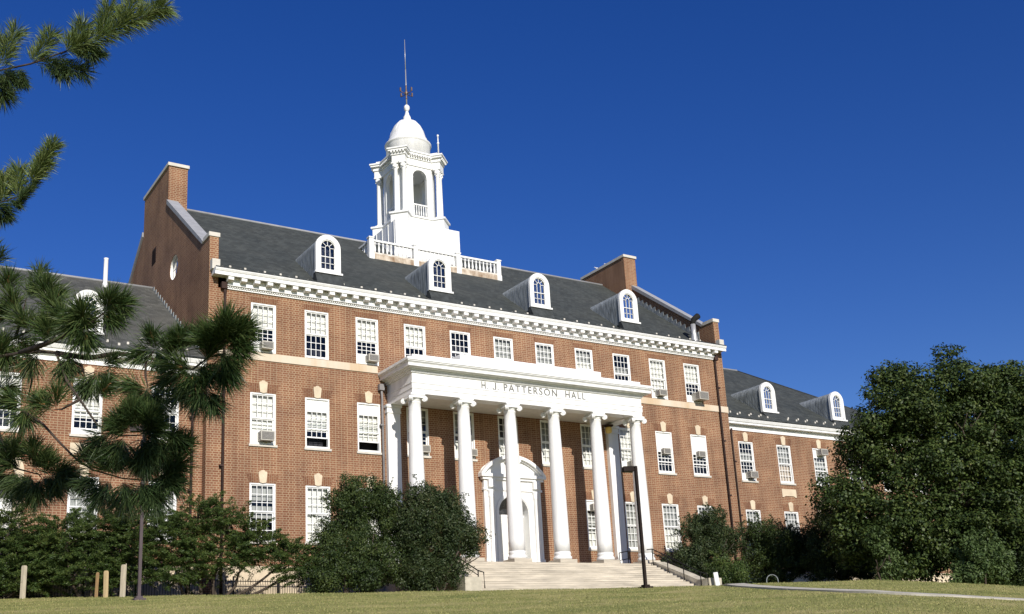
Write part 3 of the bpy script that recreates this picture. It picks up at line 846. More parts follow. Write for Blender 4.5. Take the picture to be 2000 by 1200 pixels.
for s in (-1, 1):
    O = []; I = []
    for k in range(11):
        a = a_end-(a_end-math.asin(.42/Rb))*k/10
        O.append((s*Rb*math.sin(a), zc+Rb*math.cos(a))); I.append((s*(Rb-.20)*math.sin(a), max(5.562, zc+(Rb-.20)*math.cos(a))))
    mb.strip(O, I, -.46, -.002)
    I2 = [(p[0]*.99, max(5.562, p[1]-.06)) for p in I]; mb.strip(I, I2, -.30, -.003)
    x, z = O[-1]
    pts = [(x*.9+.20*math.cos(2*math.pi*k/16), z-.26+.20*math.sin(2*math.pi*k/16)) for k in range(16)]
    mb.prism(pts, 'y', -.44, -.05)
tp = [(2.3*math.cos(math.pi*k/20)*1.0, 5.562+1.0*math.sin(math.pi*k/20)) for k in range(21)]
mb.prism(tp, 'y', -.12, -.004)
recalc(mb.build('pediment', M['white2'], surround))
mb = MB(); pts = [(.30*math.cos(2*math.pi*k/20), 6.02+.36*math.sin(2*math.pi*k/20)) for k in range(20)]; mb.prism(pts, 'y', -.24, -.121)
mb.build('cartouche', M['vane'], surround)
for s in (-1, 1):
    mb = MB(); x0, x1 = (0.006, 1.09) if s > 0 else (-1.09, -0.006)
    mb.box(x0, x1, .44, .50, FZ+.01, 2.98)
    for za, zb in ((.1, .75), (.95, 2.0), (2.15, 2.85)):
        for xa, xb in ((x0+.12, (x0+x1)/2-.05), ((x0+x1)/2+.05, x1-.12)):
            mb.box(xa, xb, .425, .439, za, zb)
    dd = mb.build('door', M['door'], surround)
    mb = MB(); mb.tube([(s*.13, .36, .75), (s*.13, .36, 1.45)], .035, n=8); mb.box(s*.13-.03, s*.13+.03, .36, .425, .80, .84); mb.box(s*.13-.03, s*.13+.03, .36, .425, 1.36, 1.40)
    mb.build('handle', M['vane'], dd)
mb = MB(); mb.box(-1.10, 1.10, .42, .52, 2.982, 3.14); mb.box(-.02, .02, .44, .48, 3.141, 4.24)
tr = mb.build('transom', M['white2'], surround)
g = MB(); g.prism(arch(1.1, 3.14, 3.15, 0), 'y', .50, .505); g.build('pane', M['glass'], tr)

# ------------------------------------------------------------------ steps
ST = empty('stone_steps', 'broad pale limestone steps up to the portico with sloping side walls', 'steps', (0, -5.8, -2.2))
def local(o, root): o.matrix_parent_inverse = Matrix.Translation(-root.location); return o
NS = 12; RZ = .160; TR = .36; Y0 = -3.80
prof = [(0.0, FZ), (Y0, FZ)]
z = FZ; y = Y0
for k in range(NS):
    z -= RZ; prof.append((y, z)); y -= TR; prof.append((y, z))
YE = y; ZE = z
prof += [(YE, ZE-.5), (-.01, ZE-.5), (-.01, FZ)]
mb = MB(); mb.prism(prof[1:], 'x', -7.85, 7.85); 
# worn nosings: each tread in slabs a little out of line
random.seed(9)
z = FZ; y = Y0
for k in range(NS+1):
    x = -7.83
    while x < 7.8:
        w_ = random.uniform(1.3, 2.4); x2 = min(7.83, x+w_)
        e = random.uniform(0, .02)
        mb.box(x+.006, x2-.006, y-.006-e*.7, y+.30, z+.001+e*.2, z+.012+e*.4); x = x2
    y -= TR; z -= RZ
local(recalc(mb.build('flight', M['step'], ST)), ST)
mb = MB(); mb.box(-9.05, 9.05, -3.79, -.01, -2.6, FZ-.003); local(mb.build('landing', M['step'], ST), ST)
for s in (-1, 1):
    mb = MB()
    a0, a1 = s*7.86, s*8.70
    mb.prism([(-3.2, -2.9), (-3.2, FZ+.12), (-3.9, FZ+.12), (-7.75, -1.72), (-7.75, -2.9)], 'x', a0, a1)
    local(recalc(mb.build('cheek_wall', M['concrete'], ST)), ST)
    mb = MB(); x0, x1 = s*7.80, s*8.78
    mb.box(x0, x1, -8.75, -7.752, -2.9, -1.72); local(mb.build('pedestal', M['concrete'], ST), ST)
    mb = MB(); xr = s*7.66
    def rz_(yy): return FZ + min(0, (yy-Y0)*RZ/TR*-1*-1)
    top = [(xr, -3.5, FZ+.92), (xr, -4.0, FZ+.90), (xr, -8.2, FZ+.86-4.2*RZ/TR), (xr, -8.75, FZ+.80-4.4*RZ/TR), (xr, -8.80, -2.3)]
    mb.tube(top, .032, n=8)
    mb.tube([(xr, -4.0, FZ+.66), (xr, -8.2, FZ+.62-4.2*RZ/TR)], .024, n=8)
    hr = local(mb.build('handrail', M['iron'], ST), ST)
    for yy in (-4.0, -5.35, -6.75, -8.2):
        mb = MB(); zz = FZ+.88-(-4.0-yy)*RZ/TR; mb.tube([(xr, yy, zz), (xr, yy, zz-.98)], .032, n=8); mb.build('baluster', M['iron'], hr)
mb = MB(); mb.box(7.72, 7.76, -1.5, -1.46, FZ, .78); mb.box(7.72, 7.76, -.6, -.56, FZ, .78); mb.box(7.72, 7.76, -1.5, -.56, .73, .78); mb.box(7.72, 7.76, -1.5, -.56, .25, .29)
local(mb.build('guard_rail', M['iron'], ST), ST)

# ------------------------------------------------------------------ cupola
YC = 12.2
mb = MB()
mb.box(-2.72, 2.72, YC-2.72, YC+2.72, 23.0, 26.38)
for k in range(6):
    y = YC-2.5+1.0*k*.98; mb.box(-2.76, -2.715, y-.04, y+.04, 23.5, 26.38)
CU = mb.build('cupola', M['white'], HALL)
def octo(a, d, z0, z1, mb):
    """octagon: square faces at distance a, diagonal faces at distance d"""
    t = d*math.sqrt(2)-a
    P = [(t, -a), (a, -t), (a, t), (t, a), (-t, a), (-a, t), (-a, -t), (-t, -a)]
    mb.prism([(p[0], p[1]+YC) for p in P], 'z', z0, z1)
def diag_box(mb, sx, sy, r0, r1, hw, z0, z1):
    d = Vector((sx, sy)).normalized(); n = Vector((-d.y, d.x))
    P = [d*r0-n*hw, d*r1-n*hw, d*r1+n*hw, d*r0+n*hw]
    mb.prism([(p.x, p.y+YC) for p in P], 'z', z0, z1)
mb = MB()
octo(1.86, 2.10, 26.38, 27.28, mb); octo(1.96, 2.20, 27.281, 27.42, mb)
for sx in (-1, 1):
    for sy in (-1, 1):
        diag_box(mb, sx, sy, 1.5, 2.86, .66, 25.5, 27.30); diag_box(mb, sx, sy, 1.5, 2.98, .76, 27.301, 27.44)
mb.build('lantern_base', M['white2'], CU)
# arcaded octagonal lantern: four arched faces
mb = MB()
A_ = 1.70; D_ = 1.95; t = D_*math.sqrt(2)-A_
AH = .60; AS = 30.75; AZ = 27.42
def face(k):
    c, s = math.cos(k*math.pi/2), math.sin(k*math.pi/2)
    return lambda p: (p[0]*c-p[1]*s, p[0]*s+p[1]*c+YC, p[2])
for k in range(4):
    F = face(k); sub = MB()
    for q in (-1, 1): sub.box(q*AH, q*t, -A_, -A_+.28, AZ, 31.62)
    for j in range(12):
        a0, a1 = math.pi*j/12, math.pi*(j+1)/12
        sub.prism([(-AH*math.cos(a0), AS+AH*math.sin(a0)), (-AH*math.cos(a1), AS+AH*math.sin(a1)), (-AH*math.cos(a1), 31.62), (-AH*math.cos(a0), 31.62)], 'y', -A_, -A_+.28)
    sub.strip(arch(AH+.12, AZ+.9, AS), arch(AH, AZ+.9, AS), -A_-.04, -A_-.001)
    for q in (-1, 1): sub.box(q*(AH-.02), q*(AH+.16), -A_-.06, -A_-.002, AS-.12, AS)
    # balustrade across the opening
    sub.box(-AH+.002, AH-.002, -A_+.02, -A_+.16, AZ+1.0, AZ+1.10); sub.box(-AH+.002, AH-.002, -A_+.02, -A_+.16, AZ, AZ+.12)
    for j in range(6):
        x = -AH+.1+(2*AH-.2)*j/5; sub.lathe([(.035, AZ+.12), (.055, AZ+.35), (.03, AZ+.65), (.04, AZ+1.0)], (x, -A_+.09, 0), 8)
    o = len(mb.v); mb.v += [F(p) for p in sub.v]; mb.f += [tuple(i+o for i in f) for f in sub.f]; mb.mi += sub.mi; mb.sm += sub.sm
for sx in (-1, 1):
    for sy in (-1, 1): diag_box(mb, sx, sy, D_-.28, D_, abs(t-A_)/math.sqrt(2)+.02, AZ, 31.62)
recalc(mb.build('lantern', M['white2'], CU))
mb = MB()
for k, (z0, z1, e) in enumerate(((31.62, 32.18, 0.0), (32.181, 32.33, .08), (32.48, 32.62, .23), (32.621, 32.74, .30))):
    octo(1.78+e, 2.02+e, z0, z1, mb)
    for sx in (-1, 1):
        for sy in (-1, 1): diag_box(mb, sx, sy, 1.4, 2.66+e, .52+e, z0+.0005, z1+.0006)
octo(1.84, 2.08, 32.331, 32.479, mb)
for sx in (-1, 1):
    for sy in (-1, 1): diag_box(mb, sx, sy, 1.4, 2.72, .58, 32.3315, 32.4795)
octo(1.55, 1.75, 32.741, 33.0, mb)
for sx in (-1, 1):
    for sy in (-1, 1): diag_box(mb, sx, sy, 1.2, 2.5, .52, 32.7412, 32.98)
# dentils
for k in range(4):
    F = face(k); sub = MB()
    for j in range(9):
        x = -.85+1.7*j/8; sub.box(x-.055, x+.055, -2.09, -1.841, 32.335, 32.475)
    o = len(mb.v); mb.v += [F(p) for p in sub.v]; mb.f += [tuple(i+o for i in f) for f in sub.f]; mb.mi += sub.mi; mb.sm += sub.sm
for sx in (-1, 1):
    for sy in (-1, 1):
        for j in range(5): 
            d = Vector((sx, sy)).normalized(); n_ = Vector((-d.y, d.x)); cxy = d*2.84 + n_*(-.48+.24*j)
            P = [cxy-d*.118-n_*.055, cxy+d*.07-n_*.055, cxy+d*.07+n_*.055, cxy-d*.118+n_*.055]
            mb.prism([(p.x, p.y+YC) for p in P], 'z', 32.336, 32.474)
recalc(mb.build('cornice', M['white2'], CU))
cmb = MB()
cmb.box(-.25, .25, -.25, .25, 0, .12)
cmb.lathe([(.23, .12), (.25, .18), (.20, .24), (.172, .28), (.150, 3.62), (.18, 3.66), (.150, 3.70), (.19, 3.80), (.22, 3.95), (.27, 4.08)], n=14)
cmb.box(-.27, .27, -.27, .27, 4.08, 4.18)
for a in range(8):
    an = a*math.pi/4+.2; cmb.box(.19*math.cos(an)-.05, .19*math.cos(an)+.05, .19*math.sin(an)-.05, .19*math.sin(an)+.05, 3.76+.1*(a % 2), 3.92+.1*(a % 2))
c0 = recalc(cmb.build('column', M['white2'], CU))
first = True
for sx in (-1, 1):
    for sy in (-1, 1):
        d = Vector((sx, sy)).normalized(); n_ = Vector((-d.y, d.x))
        for e in (-.32, .32):
            p = d*2.40+n_*e
            c = c0 if first else c0.copy()
            if not first: COL.objects.link(c)
            first = False
            c.location = (p.x, p.y+YC, 27.44); c.rotation_euler = (0, 0, math.atan2(d.y, d.x))
mb = MB()
mb.lathe([(1.73, 32.95), (1.73, 33.95), (1.77, 34.0), (1.84, 34.08), (1.84, 34.16), (1.76, 34.24), (1.60, 34.36), (1.54, 34.5), (1.54, 34.62), (1.46, 34.66),
          (1.40, 34.95), (1.29, 35.35), (1.09, 35.78), (.83, 36.10), (.56, 36.30), (.32, 36.38), (.32, 36.50), (.29, 36.72), (.19, 36.90), (.13, 37.15), (.10, 37.26)], (0, YC, 0), 40)
for k in range(8):   # ribs in the lead work
    a = .35+k*math.pi/4; mb.tube([(1.41*math.cos(a), YC+1.41*math.sin(a), 34.95), (1.30*math.cos(a), YC+1.30*math.sin(a), 35.35), (1.10*math.cos(a), YC+1.10*math.sin(a), 35.78), (.84*math.cos(a), YC+.84*math.sin(a), 36.10), (.57*math.cos(a), YC+.57*math.sin(a), 36.30)], .018, n=5)
mb.build('dome', M['white'], CU)
mb = MB(); mb.lathe([(.08, 37.22), (.17, 37.33), (.235, 37.52), (.215, 37.68), (.12, 37.80), (.05, 37.84)], (0, YC, 0), 18); mb.build('finial_ball', M['white2'], CU)
mb = MB()
mb.tube([(0, YC, 37.8), (0, YC, 41.0)], .055, .04, 8); mb.tube([(0, YC, 41.0), (0, YC, 43.75)], .035, .02, 8)
vane = mb.build('weather_vane', M['steel'], CU)
mb = MB()
for a, l_ in ((.25, .62), (.25+math.pi, .62), (.25+math.pi/2, .62), (.25-math.pi/2, .62)):
    dx, dy = math.cos(a), math.sin(a)
    mb.tube([(0, YC, 38.85), (dx*.35, YC+dy*.35, 38.78), (dx*l_, YC+dy*l_, 38.86)], .035, .03, 6)
    mb.box(dx*l_-.05, dx*l_+.05, YC+dy*l_-.05, YC+dy*l_+.05, 38.82, 39.14)
mb.lathe([(.03, 38.3), (.10, 38.4), (.05, 38.5), (.08, 38.75), (.16, 38.9), (.08, 39.05), (.05, 39.4), (.07, 39.5), (.04, 39.6)], (0, YC, 0), 10)
mb.build('compass_arms', M['vane'], vane)
mb = MB(); mb.lathe([(.06, 32.98), (.06, 34.1), (.09, 34.12), (.09, 34.2), (.045, 34.24), (.04, 34.75), (.09, 34.8), (.06, 34.9)], (1.85, YC-1.55, 0), 8); mb.build('vent_rod', M['white2'], CU)
# balustrade round the foot of the cupola
BA = sub_empty('balustrade', HALL); BALU = None; BACK = []
def bal_run(xa, ya, xb, yb, zb):
    L = math.hypot(xb-xa, yb-ya); ux, uy = (xb-xa)/L, (yb-ya)/L; nx, ny = -uy, ux
    def bar(h0, h1, w_, m, name):
        b = MB(); P = [(xa+nx*w_, ya+ny*w_), (xb+nx*w_, yb+ny*w_), (xb-nx*w_, yb-ny*w_), (xa-nx*w_, ya-ny*w_)]
        b.prism(P, 'z', zb+h0, zb+h1); b.build(name, m, BA)
    bar(1.16, 1.30, .11, M['white2'], 'top_rail'); bar(.20, .34, .13, M['stained'], 'bottom_rail'); bar(-.4, .20, .19, M['rust'], 'kerb')
    nb = int(L/.315); back = ya > 16 and yb > 16
    global BALU
    for k in range(nb):
        f = (k+.5)/nb; x, y = xa+(xb-xa)*f, ya+(yb-ya)*f
        if BALU is None:
            b = MB(); b.lathe([(.05, .34), (.05, .40), (.085, .56), (.08, .64), (.04, .95), (.06, 1.08), (.06, 1.16)], n=10)
            BALU = b.build('baluster', M['white2'], BA); BALU.location = (x, y, zb)
        elif back: BACK.append((x, y, zb))
        else: clone(BALU, (x, y, zb))
BF, BX, BZ = 8.35, 5.32, 22.56
for xa, xb in ((-BX+.17, -1.95), (-1.61, 1.61), (1.95, BX-.17)): bal_run(xa, BF, xb, BF, BZ); bal_run(xa, 16.05, xb, 16.05, BZ)
for s in (-1, 1): bal_run(s*BX, BF+.17, s*BX, 16.05-.17, BZ)
for x in (-BX, -1.78, 1.78, BX):
    for y in (BF, 16.05):
        b = MB(); b.box(x-.17, x+.17, y-.17, y+.17, BZ-.35, BZ+1.38); b.box(x-.21, x+.21, y-.21, y+.21, BZ+1.381, BZ+1.47); b.box(x-.20, x+.20, y-.20, y+.20, BZ-.36, BZ+.21); b.build('post', M['white2'], BA)
mb = MB()
for p in BACK: mb.lathe([(.05, .34), (.05, .40), (.085, .56), (.08, .64), (.04, .95), (.06, 1.08), (.06, 1.16)], p, 8)
tag(mb.build('rear_baluster_row', M['white2'], BA), None, kind='stuff')
mb = MB(); mb.box(-BX, BX, BF+.1, 15.95, 22.2, 22.5)
mb.build('deck', M['white'], BA)

# ------------------------------------------------------------------ the two wings
def wing(s):
    yw = .6
    cxs = [21.5, 25.48, 29.42, 33.4, 37.36, 41.3]
    H = [(c-.74, c+.74, 6.45, 9.41) for c in cxs] + [(c-.74, c+.74, 1.08, 4.28) for c in cxs if c != 29.42] + [(29.42-.70, 29.42+.70, -1.2, 4.2)]
    if s < 0: H = [(-b, -a, c, d) for a, b, c, d in H]
    mb = MB()
    xa, xb = (19.44, 45.2) if s > 0 else (-45.2, -19.44)
    wall_grid(mb, xa, xb, -2.4, 10.22, yw, H)
    mb.k = 1
    for a, b, c, d in H:
        if c > 0: mb.prism([(a-.02, d+.002), (b+.02, d+.002), (b+.2, d+.5), (a-.2, d+.5)], 'y', yw-.004, yw+.02)
    mb.k = 0
    e = 45.2*s; mb.box(e-.02*s, e, yw+.002, 23.4, -2.4, 10.22); mb.box(xa, xb-.03, 23.38, 23.41, -2.4, 10.22)
    recalc(mb.build('wing_wall', [M['brick'], M['jack']], HALL))
    mb = MB(); mb.box(xa+.3, xb-.3, yw+1.05, yw+1.1, -1.9, 10.2); mb.box(xa+.3, xb-.3, yw+.03, yw+1.04, 5.3, 5.35)
    for q in range(7):
        x = (19.6+3.97*q)*s; mb.box(x-.05, x+.05, yw+.03, yw+1.04, -1.9, 10.2)
    mb.build('interior', M['dim'], HALL)
    styR = [dict(blinds=((.5, .75, 'curtain'),), bpanel=.42), dict(blinds=((0, .5, 'peach'), (.5, 1, 'curtain'))), dict(blinds=((0, 1, 'curtain'),), tpanel=.62), dict(), dict(blinds=((.4, 1, 'blind'),)), dict()]
    styL = [dict(blinds=((.5, .7, 'curtain'),)), dict(blinds=((.3, 1, 'blind'),), tpanel=.4, bpanel=.2), dict(blinds=((.55, 1, 'blind'),)), dict(), dict(), dict()]
    for c, st in zip(cxs, styR if s > 0 else styL):
        window(c*s, 6.45, 9.41, 1.48, yw, HALL, **st); keystone(c*s, 9.49, yw, HALL)
        if c != 29.42:
            window(c*s, 1.08, 4.28, 1.48, yw, HALL, blinds=((.5, 1, 'curtain'),) if s > 0 else ((0, 1, 'curtain'),)); keystone(c*s, 4.36, yw, HALL)
    mb = MB(); c = 25.48*s
    mb.prism([(c-.76, 5.98), (c+.76, 5.98), (c+.76, 5.36), (c+.58, 5.36), (c+.55, 5.42), (c+.40, 5.46), (c-.40, 5.46), (c-.55, 5.42), (c-.58, 5.36), (c-.76, 5.36)], 'y', yw-.05, yw+.01)
    recalc(mb.build('stone_panel', M['stone'], HALL))
    mb = MB(); c = 29.42*s
    mb.strip(arch(1.08, -2.4, 4.42, c), arch(.70, -2.4, 4.1, c), yw-.09, yw+.012)
    mb.prism([(c-.2, 4.7), (c+.2, 4.7), (c+.26, 5.7), (c-.26, 5.7)], 'y', yw-.14, yw-.091)
    dr = recalc(mb.build('door_surround', M['stone'], HALL))
    mb = MB(); mb.box(c-.68, c+.68, yw+.3, yw+.36, -1.8, 2.9); mb.box(c-.68, c+.68, yw+.26, yw+.36, 2.902, 3.05); mb.build('door', M['door'], dr)
    mb = MB(); mb.box(xa, xb, yw-.06, yw+.01, -2.4, -.25); mb.build('base_course', M['stone'], HALL)
    # cornice
    mb = MB()
    a, b = (19.46, 45.6) if s > 0 else (-45.6, -19.46)
    mb.prism([(yw-.05, 10.22), (yw-.05, 10.46), (yw-.10, 10.50), (yw-.14, 10.62), (yw-.42, 10.64), (yw-.42, 10.76), (yw-.48, 10.80), (yw-.56, 10.98), (yw-.56, 11.03), (yw+.1, 11.03), (yw+.1, 10.22)], 'x', a, b)
    e = 45.2*s; mb.prism([(e, 10.22), (e+.05*s, 10.22), (e+.14*s, 10.62), (e+.42*s, 10.64), (e+.56*s, 10.98), (e, 11.03)], 'y', yw+.11, 23.9)
    recalc(mb.build('cornice', M['white'], HALL))
    mb = MB(); x0, x1, xr = 19.44*s, 45.7*s, 33.0*s; y0, yr, z0, zr = .06, 12.0, 11.09, 19.24
    kx = (x1-xr)*.035
    mb.add([(x0, y0, z0), (x1, y0, z0), (x1-kx, y0+.42, z0+.19), (x0, y0+.42, z0+.19)], [(0, 1, 2, 3)])
    mb.add([(x0, y0+.42, z0+.19), (x1-kx, y0+.42, z0+.19), (xr, yr, zr), (x0, yr, zr)], [(0, 1, 2, 3)])
    mb.add([(x1, y0, z0), (x1, 23.94, z0), (xr, yr, zr), (x1-kx, y0+.42, z0+.19)], [(0, 1, 2, 3)])
    mb.add([(x0, 23.94, z0), (x1, 23.94, z0), (xr, yr, zr), (x0, yr, zr)], [(0, 1, 2, 3)])
    rf = recalc(mb.build('wing_roof', M['slate'] if s > 0 else M['slate_grey'], HALL))
    mb = MB(); mb.tube([(x0, 12, zr+.02), (xr, 12, zr+.02)], .09, n=8); mb.build('ridge_cap', M['coping'], rf)
    mb = MB(); mb.tube([(xr, 12, zr+.02), (x1-kx, y0+.42, z0+.21)], .05, n=6); mb.build('hip_cap', M['gutter'], rf)
    mb = MB(); mb.tube([(x0, .03, 11.08), (x1, .03, 11.08)], .06, n=8); mb.build('gutter', M['gutter'], rf)
    wz = lambda y: z0+.19+(y-y0-.42)*(zr-z0-.19)/(yr-y0-.42)
    skip = [(v-.9, v+.9) for v in (25.48*s, 33.4*s)]
    guards(min(20*s, 44*s), max(20*s, 44*s), .85, wz, skip, rf, 46)
    mb = MB()
    for q in range(20):
        y = 1.6+.52*q; mb.box(x0, x0+.05*s, y, y+.47, wz(y)-.05, wz(y)+.30)
    mb.build('step_flashing', M['flash'], rf)
    inv = lambda z: y0+.42+(z-z0-.19)*(yr-y0-.42)/(zr-z0-.19)
    for c in (25.48, 33.4): dormer(c*s, 1.5, 12.28, 1.56, 14.68, inv, HALL, M['lead'], lambda y: (y-.3, wz(y-.3)))
    downpipe([(20.1*s, yw-.12, 10.3), (20.05*s, yw-.12, 9.8), (20.05*s, yw-.12, -2.2)], M['pipe'], .07, False)
    return wz
wz = wing(1); wing(-1)
mb = MB(); mb.lathe([(.17, 18.2), (.17, 18.75), (.135, 18.8), (.135, 20.35), (.15, 20.38), (.15, 20.45)], (-22.65, 11.0, 0), 14)
mb.build('vent_pipe', M['white2'], HALL)

# ------------------------------------------------------------------ window air conditioners
def aircon(x, y, z, label, wd=.66, h=.42, out=.42):
    r = empty('air_conditioner', label, 'air conditioner', (x, y, z), 'air conditioners in the windows')
    mb = MB(); mb.box(-wd/2, wd/2, -out, .2, 0, h); mb.box(-wd/2-.012, wd/2+.012, -out-.02, -out+.03, -.01, h+.012)
    mb.build('case', M['case'], r)
    mb = MB(); mb.box(-wd/2+.05, wd/2-.05, -out-.035, -out-.021, .05, h-.05)
    for k in range(6):
        zz = .07+(h-.16)*k/5; mb.box(-wd/2+.05, wd/2-.05, -out-.045, -out-.035, zz, zz+.02)
    mb.build('grille', M['grille'], r)
    mb = MB()
    for s in (-1, 1):
        for k in range(5): mb.box(s*wd/2, s*(wd/2+.006), -out+.08+.06*k, -out+.11+.06*k, .07, h-.07)
    mb.build('side_louvre', M['grille'], r)
    return r
aircon(bay(0)+.12, .0, 11.93, 'window air conditioner at the foot of the top floor window nearest the gable')
aircon(bay(2)+.22, .0, 11.93, 'window air conditioner just left of the portico roof in a top floor window')
aircon(bay(0)+.12, .0, 6.62, 'window air conditioner filling the foot of the middle floor window nearest the gable', .78, .52, .45)
aircon(bay(9)-.02, .0, 11.95, 'window air conditioner in the top floor window just past the portico roof end')
aircon(bay(10)+.30, -.1, 11.92, 'large air conditioner jutting from the last top floor window before the corner', .86, .56, .62)
aircon(bay(9)+.02, .08, 7.78, 'air conditioner in the white panel of the middle floor window beside the last column', .60, .40, .30)
aircon(bay(10)+.02, .08, 7.78, 'air conditioner in the white panel of the middle floor window before the corner pipe', .60, .40, .30)
aircon(bay(3)+.32, .0, 6.62, 'air conditioner in the shaded portico window behind the first column', .60, .42, .35)
aircon(bay(4)+.42, .0, 6.62, 'air conditioner in the shaded portico window behind the second column', .55, .42, .30)
aircon(bay(8)+.15, .0, 6.62, 'air conditioner in the window between the right pilaster and the last column', .66, .44, .40)
aircon(bay(7)-.05, .05, 3.55, 'air conditioner at the head of the ground floor window behind the fifth column', .66, .44, .35)
aircon(21.62, .6, 6.62, 'air conditioner at the foot of the first right wing window past the pipes', .72, .46, .45)
aircon(29.55, .6, 8.83, 'air conditioner at the head of the right wing window beside the big tree', .72, .46, .45)

# ------------------------------------------------------------------ things on the lawn
def G(x, y): return float(ground_z(x, y))
def street_lamp(x, y, h, label, m, head_dir, pm='pole'):
    r = empty('street_lamp', label, 'street lamp', (x, y, G(x, y)), 'lamp posts on the lawn')
    mb = MB(); mb.prism([(-.062, -.062), (.062, -.062), (.062, .062), (-.062, .062)], 'z', -.1, h); mb.build('pole', m, r)
    mb = MB(); mb.box(-.24, .24, -.24, .24, -.15, .05); mb.box(-.14, .14, -.14, .14, .05, .14); mb.build('base_plate', m, r)
    d = Vector(head_dir).normalized(); n = Vector((-d.y, d.x))
    def bx(a0, a1, w_, z0, z1, mm, nm, par):
        b = MB(); P = [d*a0-n*w_, d*a1-n*w_, d*a1+n*w_, d*a0+n*w_]; b.prism([(p.x, p.y) for p in P], 'z', z0, z1); return b.build(nm, mm, par)
    bx(.063, .12, .05, h-.20, h-.10, m, 'arm', r)
    hd = bx(.12, .60, .17, h-.25, h-.02, m, 'lamp_head', r)
    bx(.16, .56, .13, h-.27, h-.251, M['lampglass'], 'lens', hd)
    return r
street_lamp(-5.5, -18.95, 5.5, 'dark bronze lamp post in front of the steps and last column', M['bronze'], (-.83, .36))
street_lamp(-25.1, -9.45, 7.5, 'slim purplish grey lamp post among the left shrubs, head hidden by pine', M['pole'], (-.83, .3))

def post(x, y, h, w_, m, label, tilt=0.0, notch=False):
    z = G(x, y); mb = MB()
    mb.box(-w_/2, w_/2, -w_/2, w_/2, -.3, h-.04)
    mb.box(-w_/2+.015, w_/2-.015, -w_/2+.015, w_/2-.015, h-.04, h)
    if notch: mb.tube([(w_/2-.02, 0, h-.25), (w_/2+.05, 0, h-.12), (w_/2+.04, 0, h+.06)], .02, n=6)
    o = mb.build('wooden_post', m); o.location = (x, y, z); o.rotation_euler = (0, tilt, .5)
    tag(o, label, 'post', 'wooden posts on the lawn')
post(-28.63, -3.13, 1.48, .17, M['wood_grey'], 'tall pale grey post standing alone at the far left')
post(-25.86, -5.02, 1.12, .10, M['wood_brown'], 'thin brown post, leftmost of the cluster near the lamp post', .03)
post(-25.50, -5.25, 1.18, .15, M['wood_tan'], 'short tan post in the middle of the cluster near the lamp post', -.02)
post(-24.86, -5.65, 1.44, .17, M['wood_grey'], 'tall pale post nearest the left lamp post', .015, True)

def fence():
    r = empty('iron_fence', 'black iron railing along the foot of the building behind the left shrubs', 'fence', (-22, -.5, -2))
    mb = MB(); x0, x1, y = -33, -10.5, -.5
    for k in range(int((x1-x0)/.135)):
        x = x0+.135*k; z = G(x, y); mb.box(x-.011, x+.011, y-.011, y+.011, z-.05, z+1.05)
    local(mb.build('picket_row', M['iron'], r), r)
    for h in (.12, .95):
        mb = MB(); pts = [(x0+k*.75, y, G(x0+k*.75, y)+h) for k in range(31)]; mb.tube(pts, .024, n=6); local(mb.build('rail', M['iron'], r), r)
    for k in range(10):
        x = x0+2.5*k; z = G(x, y); mb = MB(); mb.box(x-.035, x+.035, y-.035, y+.035, z-.2, z+1.2); local(mb.build('post', M['iron'], r), r)
fence()

mb = MB(); x, y = 8.05, -9.2; z = G(x, y)
mb.prism([(-.13, 0), (.13, 0), (.13, 1.02), (-.13, 1.02)], 'y', -.04, .04)
sg = mb.build('board', M['sign']); sg.location = (x, y, z); sg.rotation_euler = (0, -.10, -.45)
sg.name = 'marker_board'; tag(sg, 'leaning grey white board stuck in the lawn by the step pedestal', 'board')
mb = MB(); 
for k in range(1):
    pts = [(-.35, 0, -.1)]+[(-.35*math.cos(math.pi*j/12), 0, .45+.35*math.sin(math.pi*j/12)) for j in range(13)]+[(.35, 0, -.1)]
    mb.tube(pts, .03, n=8)
br_ = mb.build('bike_rack', M['flash']); br_.location = (12.3, -9.4, G(12.3, -9.4)); br_.rotation_euler = (0, 0, -.5)
tag(br_, 'small grey metal hoop rack in front of the dark right shrubs', 'bike rack')
mb = MB(); mb.box(-.16, .16, -.12, .12, -.02, .03); bx_ = mb.build('valve_cover', M['sign']); bx_.location = (-28.6, -22.0, G(-28.6, -22.0)+.01)
tag(bx_, 'small pale cover plate lying flat in the near lawn', 'cover plate')

def bird(x, y, z, sc, rot, label):
    mb = MB()
    mb.s = True
    prof = [(.0, -.16), (.03, -.15), (.07, -.08), (.085, 0), (.07, .08), (.045, .13), (.05, .17), (.045, .21), (.01, .235)]
    vs = []; fs = []; n = 10
    for i, (r_, t_) in enumerate(prof):
        up = .02+max(0, t_)*.75
        for k in range(n):
            a = 2*math.pi*k/n; vs.append((t_, r_*math.cos(a), .15+up+r_*math.sin(a)))
    for i in range(len(prof)-1):
        for k in range(n): j = (k+1) % n; fs.append((i*n+k, i*n+j, (i+1)*n+j, (i+1)*n+k))
    mb.add(vs, fs); mb.s = False
    mb.prism([(-.15, .10), (-.32, .07), (-.32, .09), (-.15, .16)], 'y', -.035, .035)
    mb.prism([(.22, .34), (.28, .32), (.22, .30)], 'y', -.01, .01)
    for s in (-1, 1): mb.tube([(.0, s*.03, .12), (.01, s*.03, 0)], .008, n=5); mb.box(-.01, .04, s*.03-.015, s*.03+.015, 0, .01)
    o = mb.build('bird', M['bird']); o.location = (x, y, z); o.scale = (sc,)*3; o.rotation_euler = (0, 0, rot); tag(o, label, 'bird', 'white birds on the right chimney')
bird(18.35, 12.75, 26.94, .9, 2.2, 'white bird further along the right chimney cap')
bird(18.35, 11.6, 26.94, .75, 1.2, 'smaller white bird nearer the front of the right chimney cap')

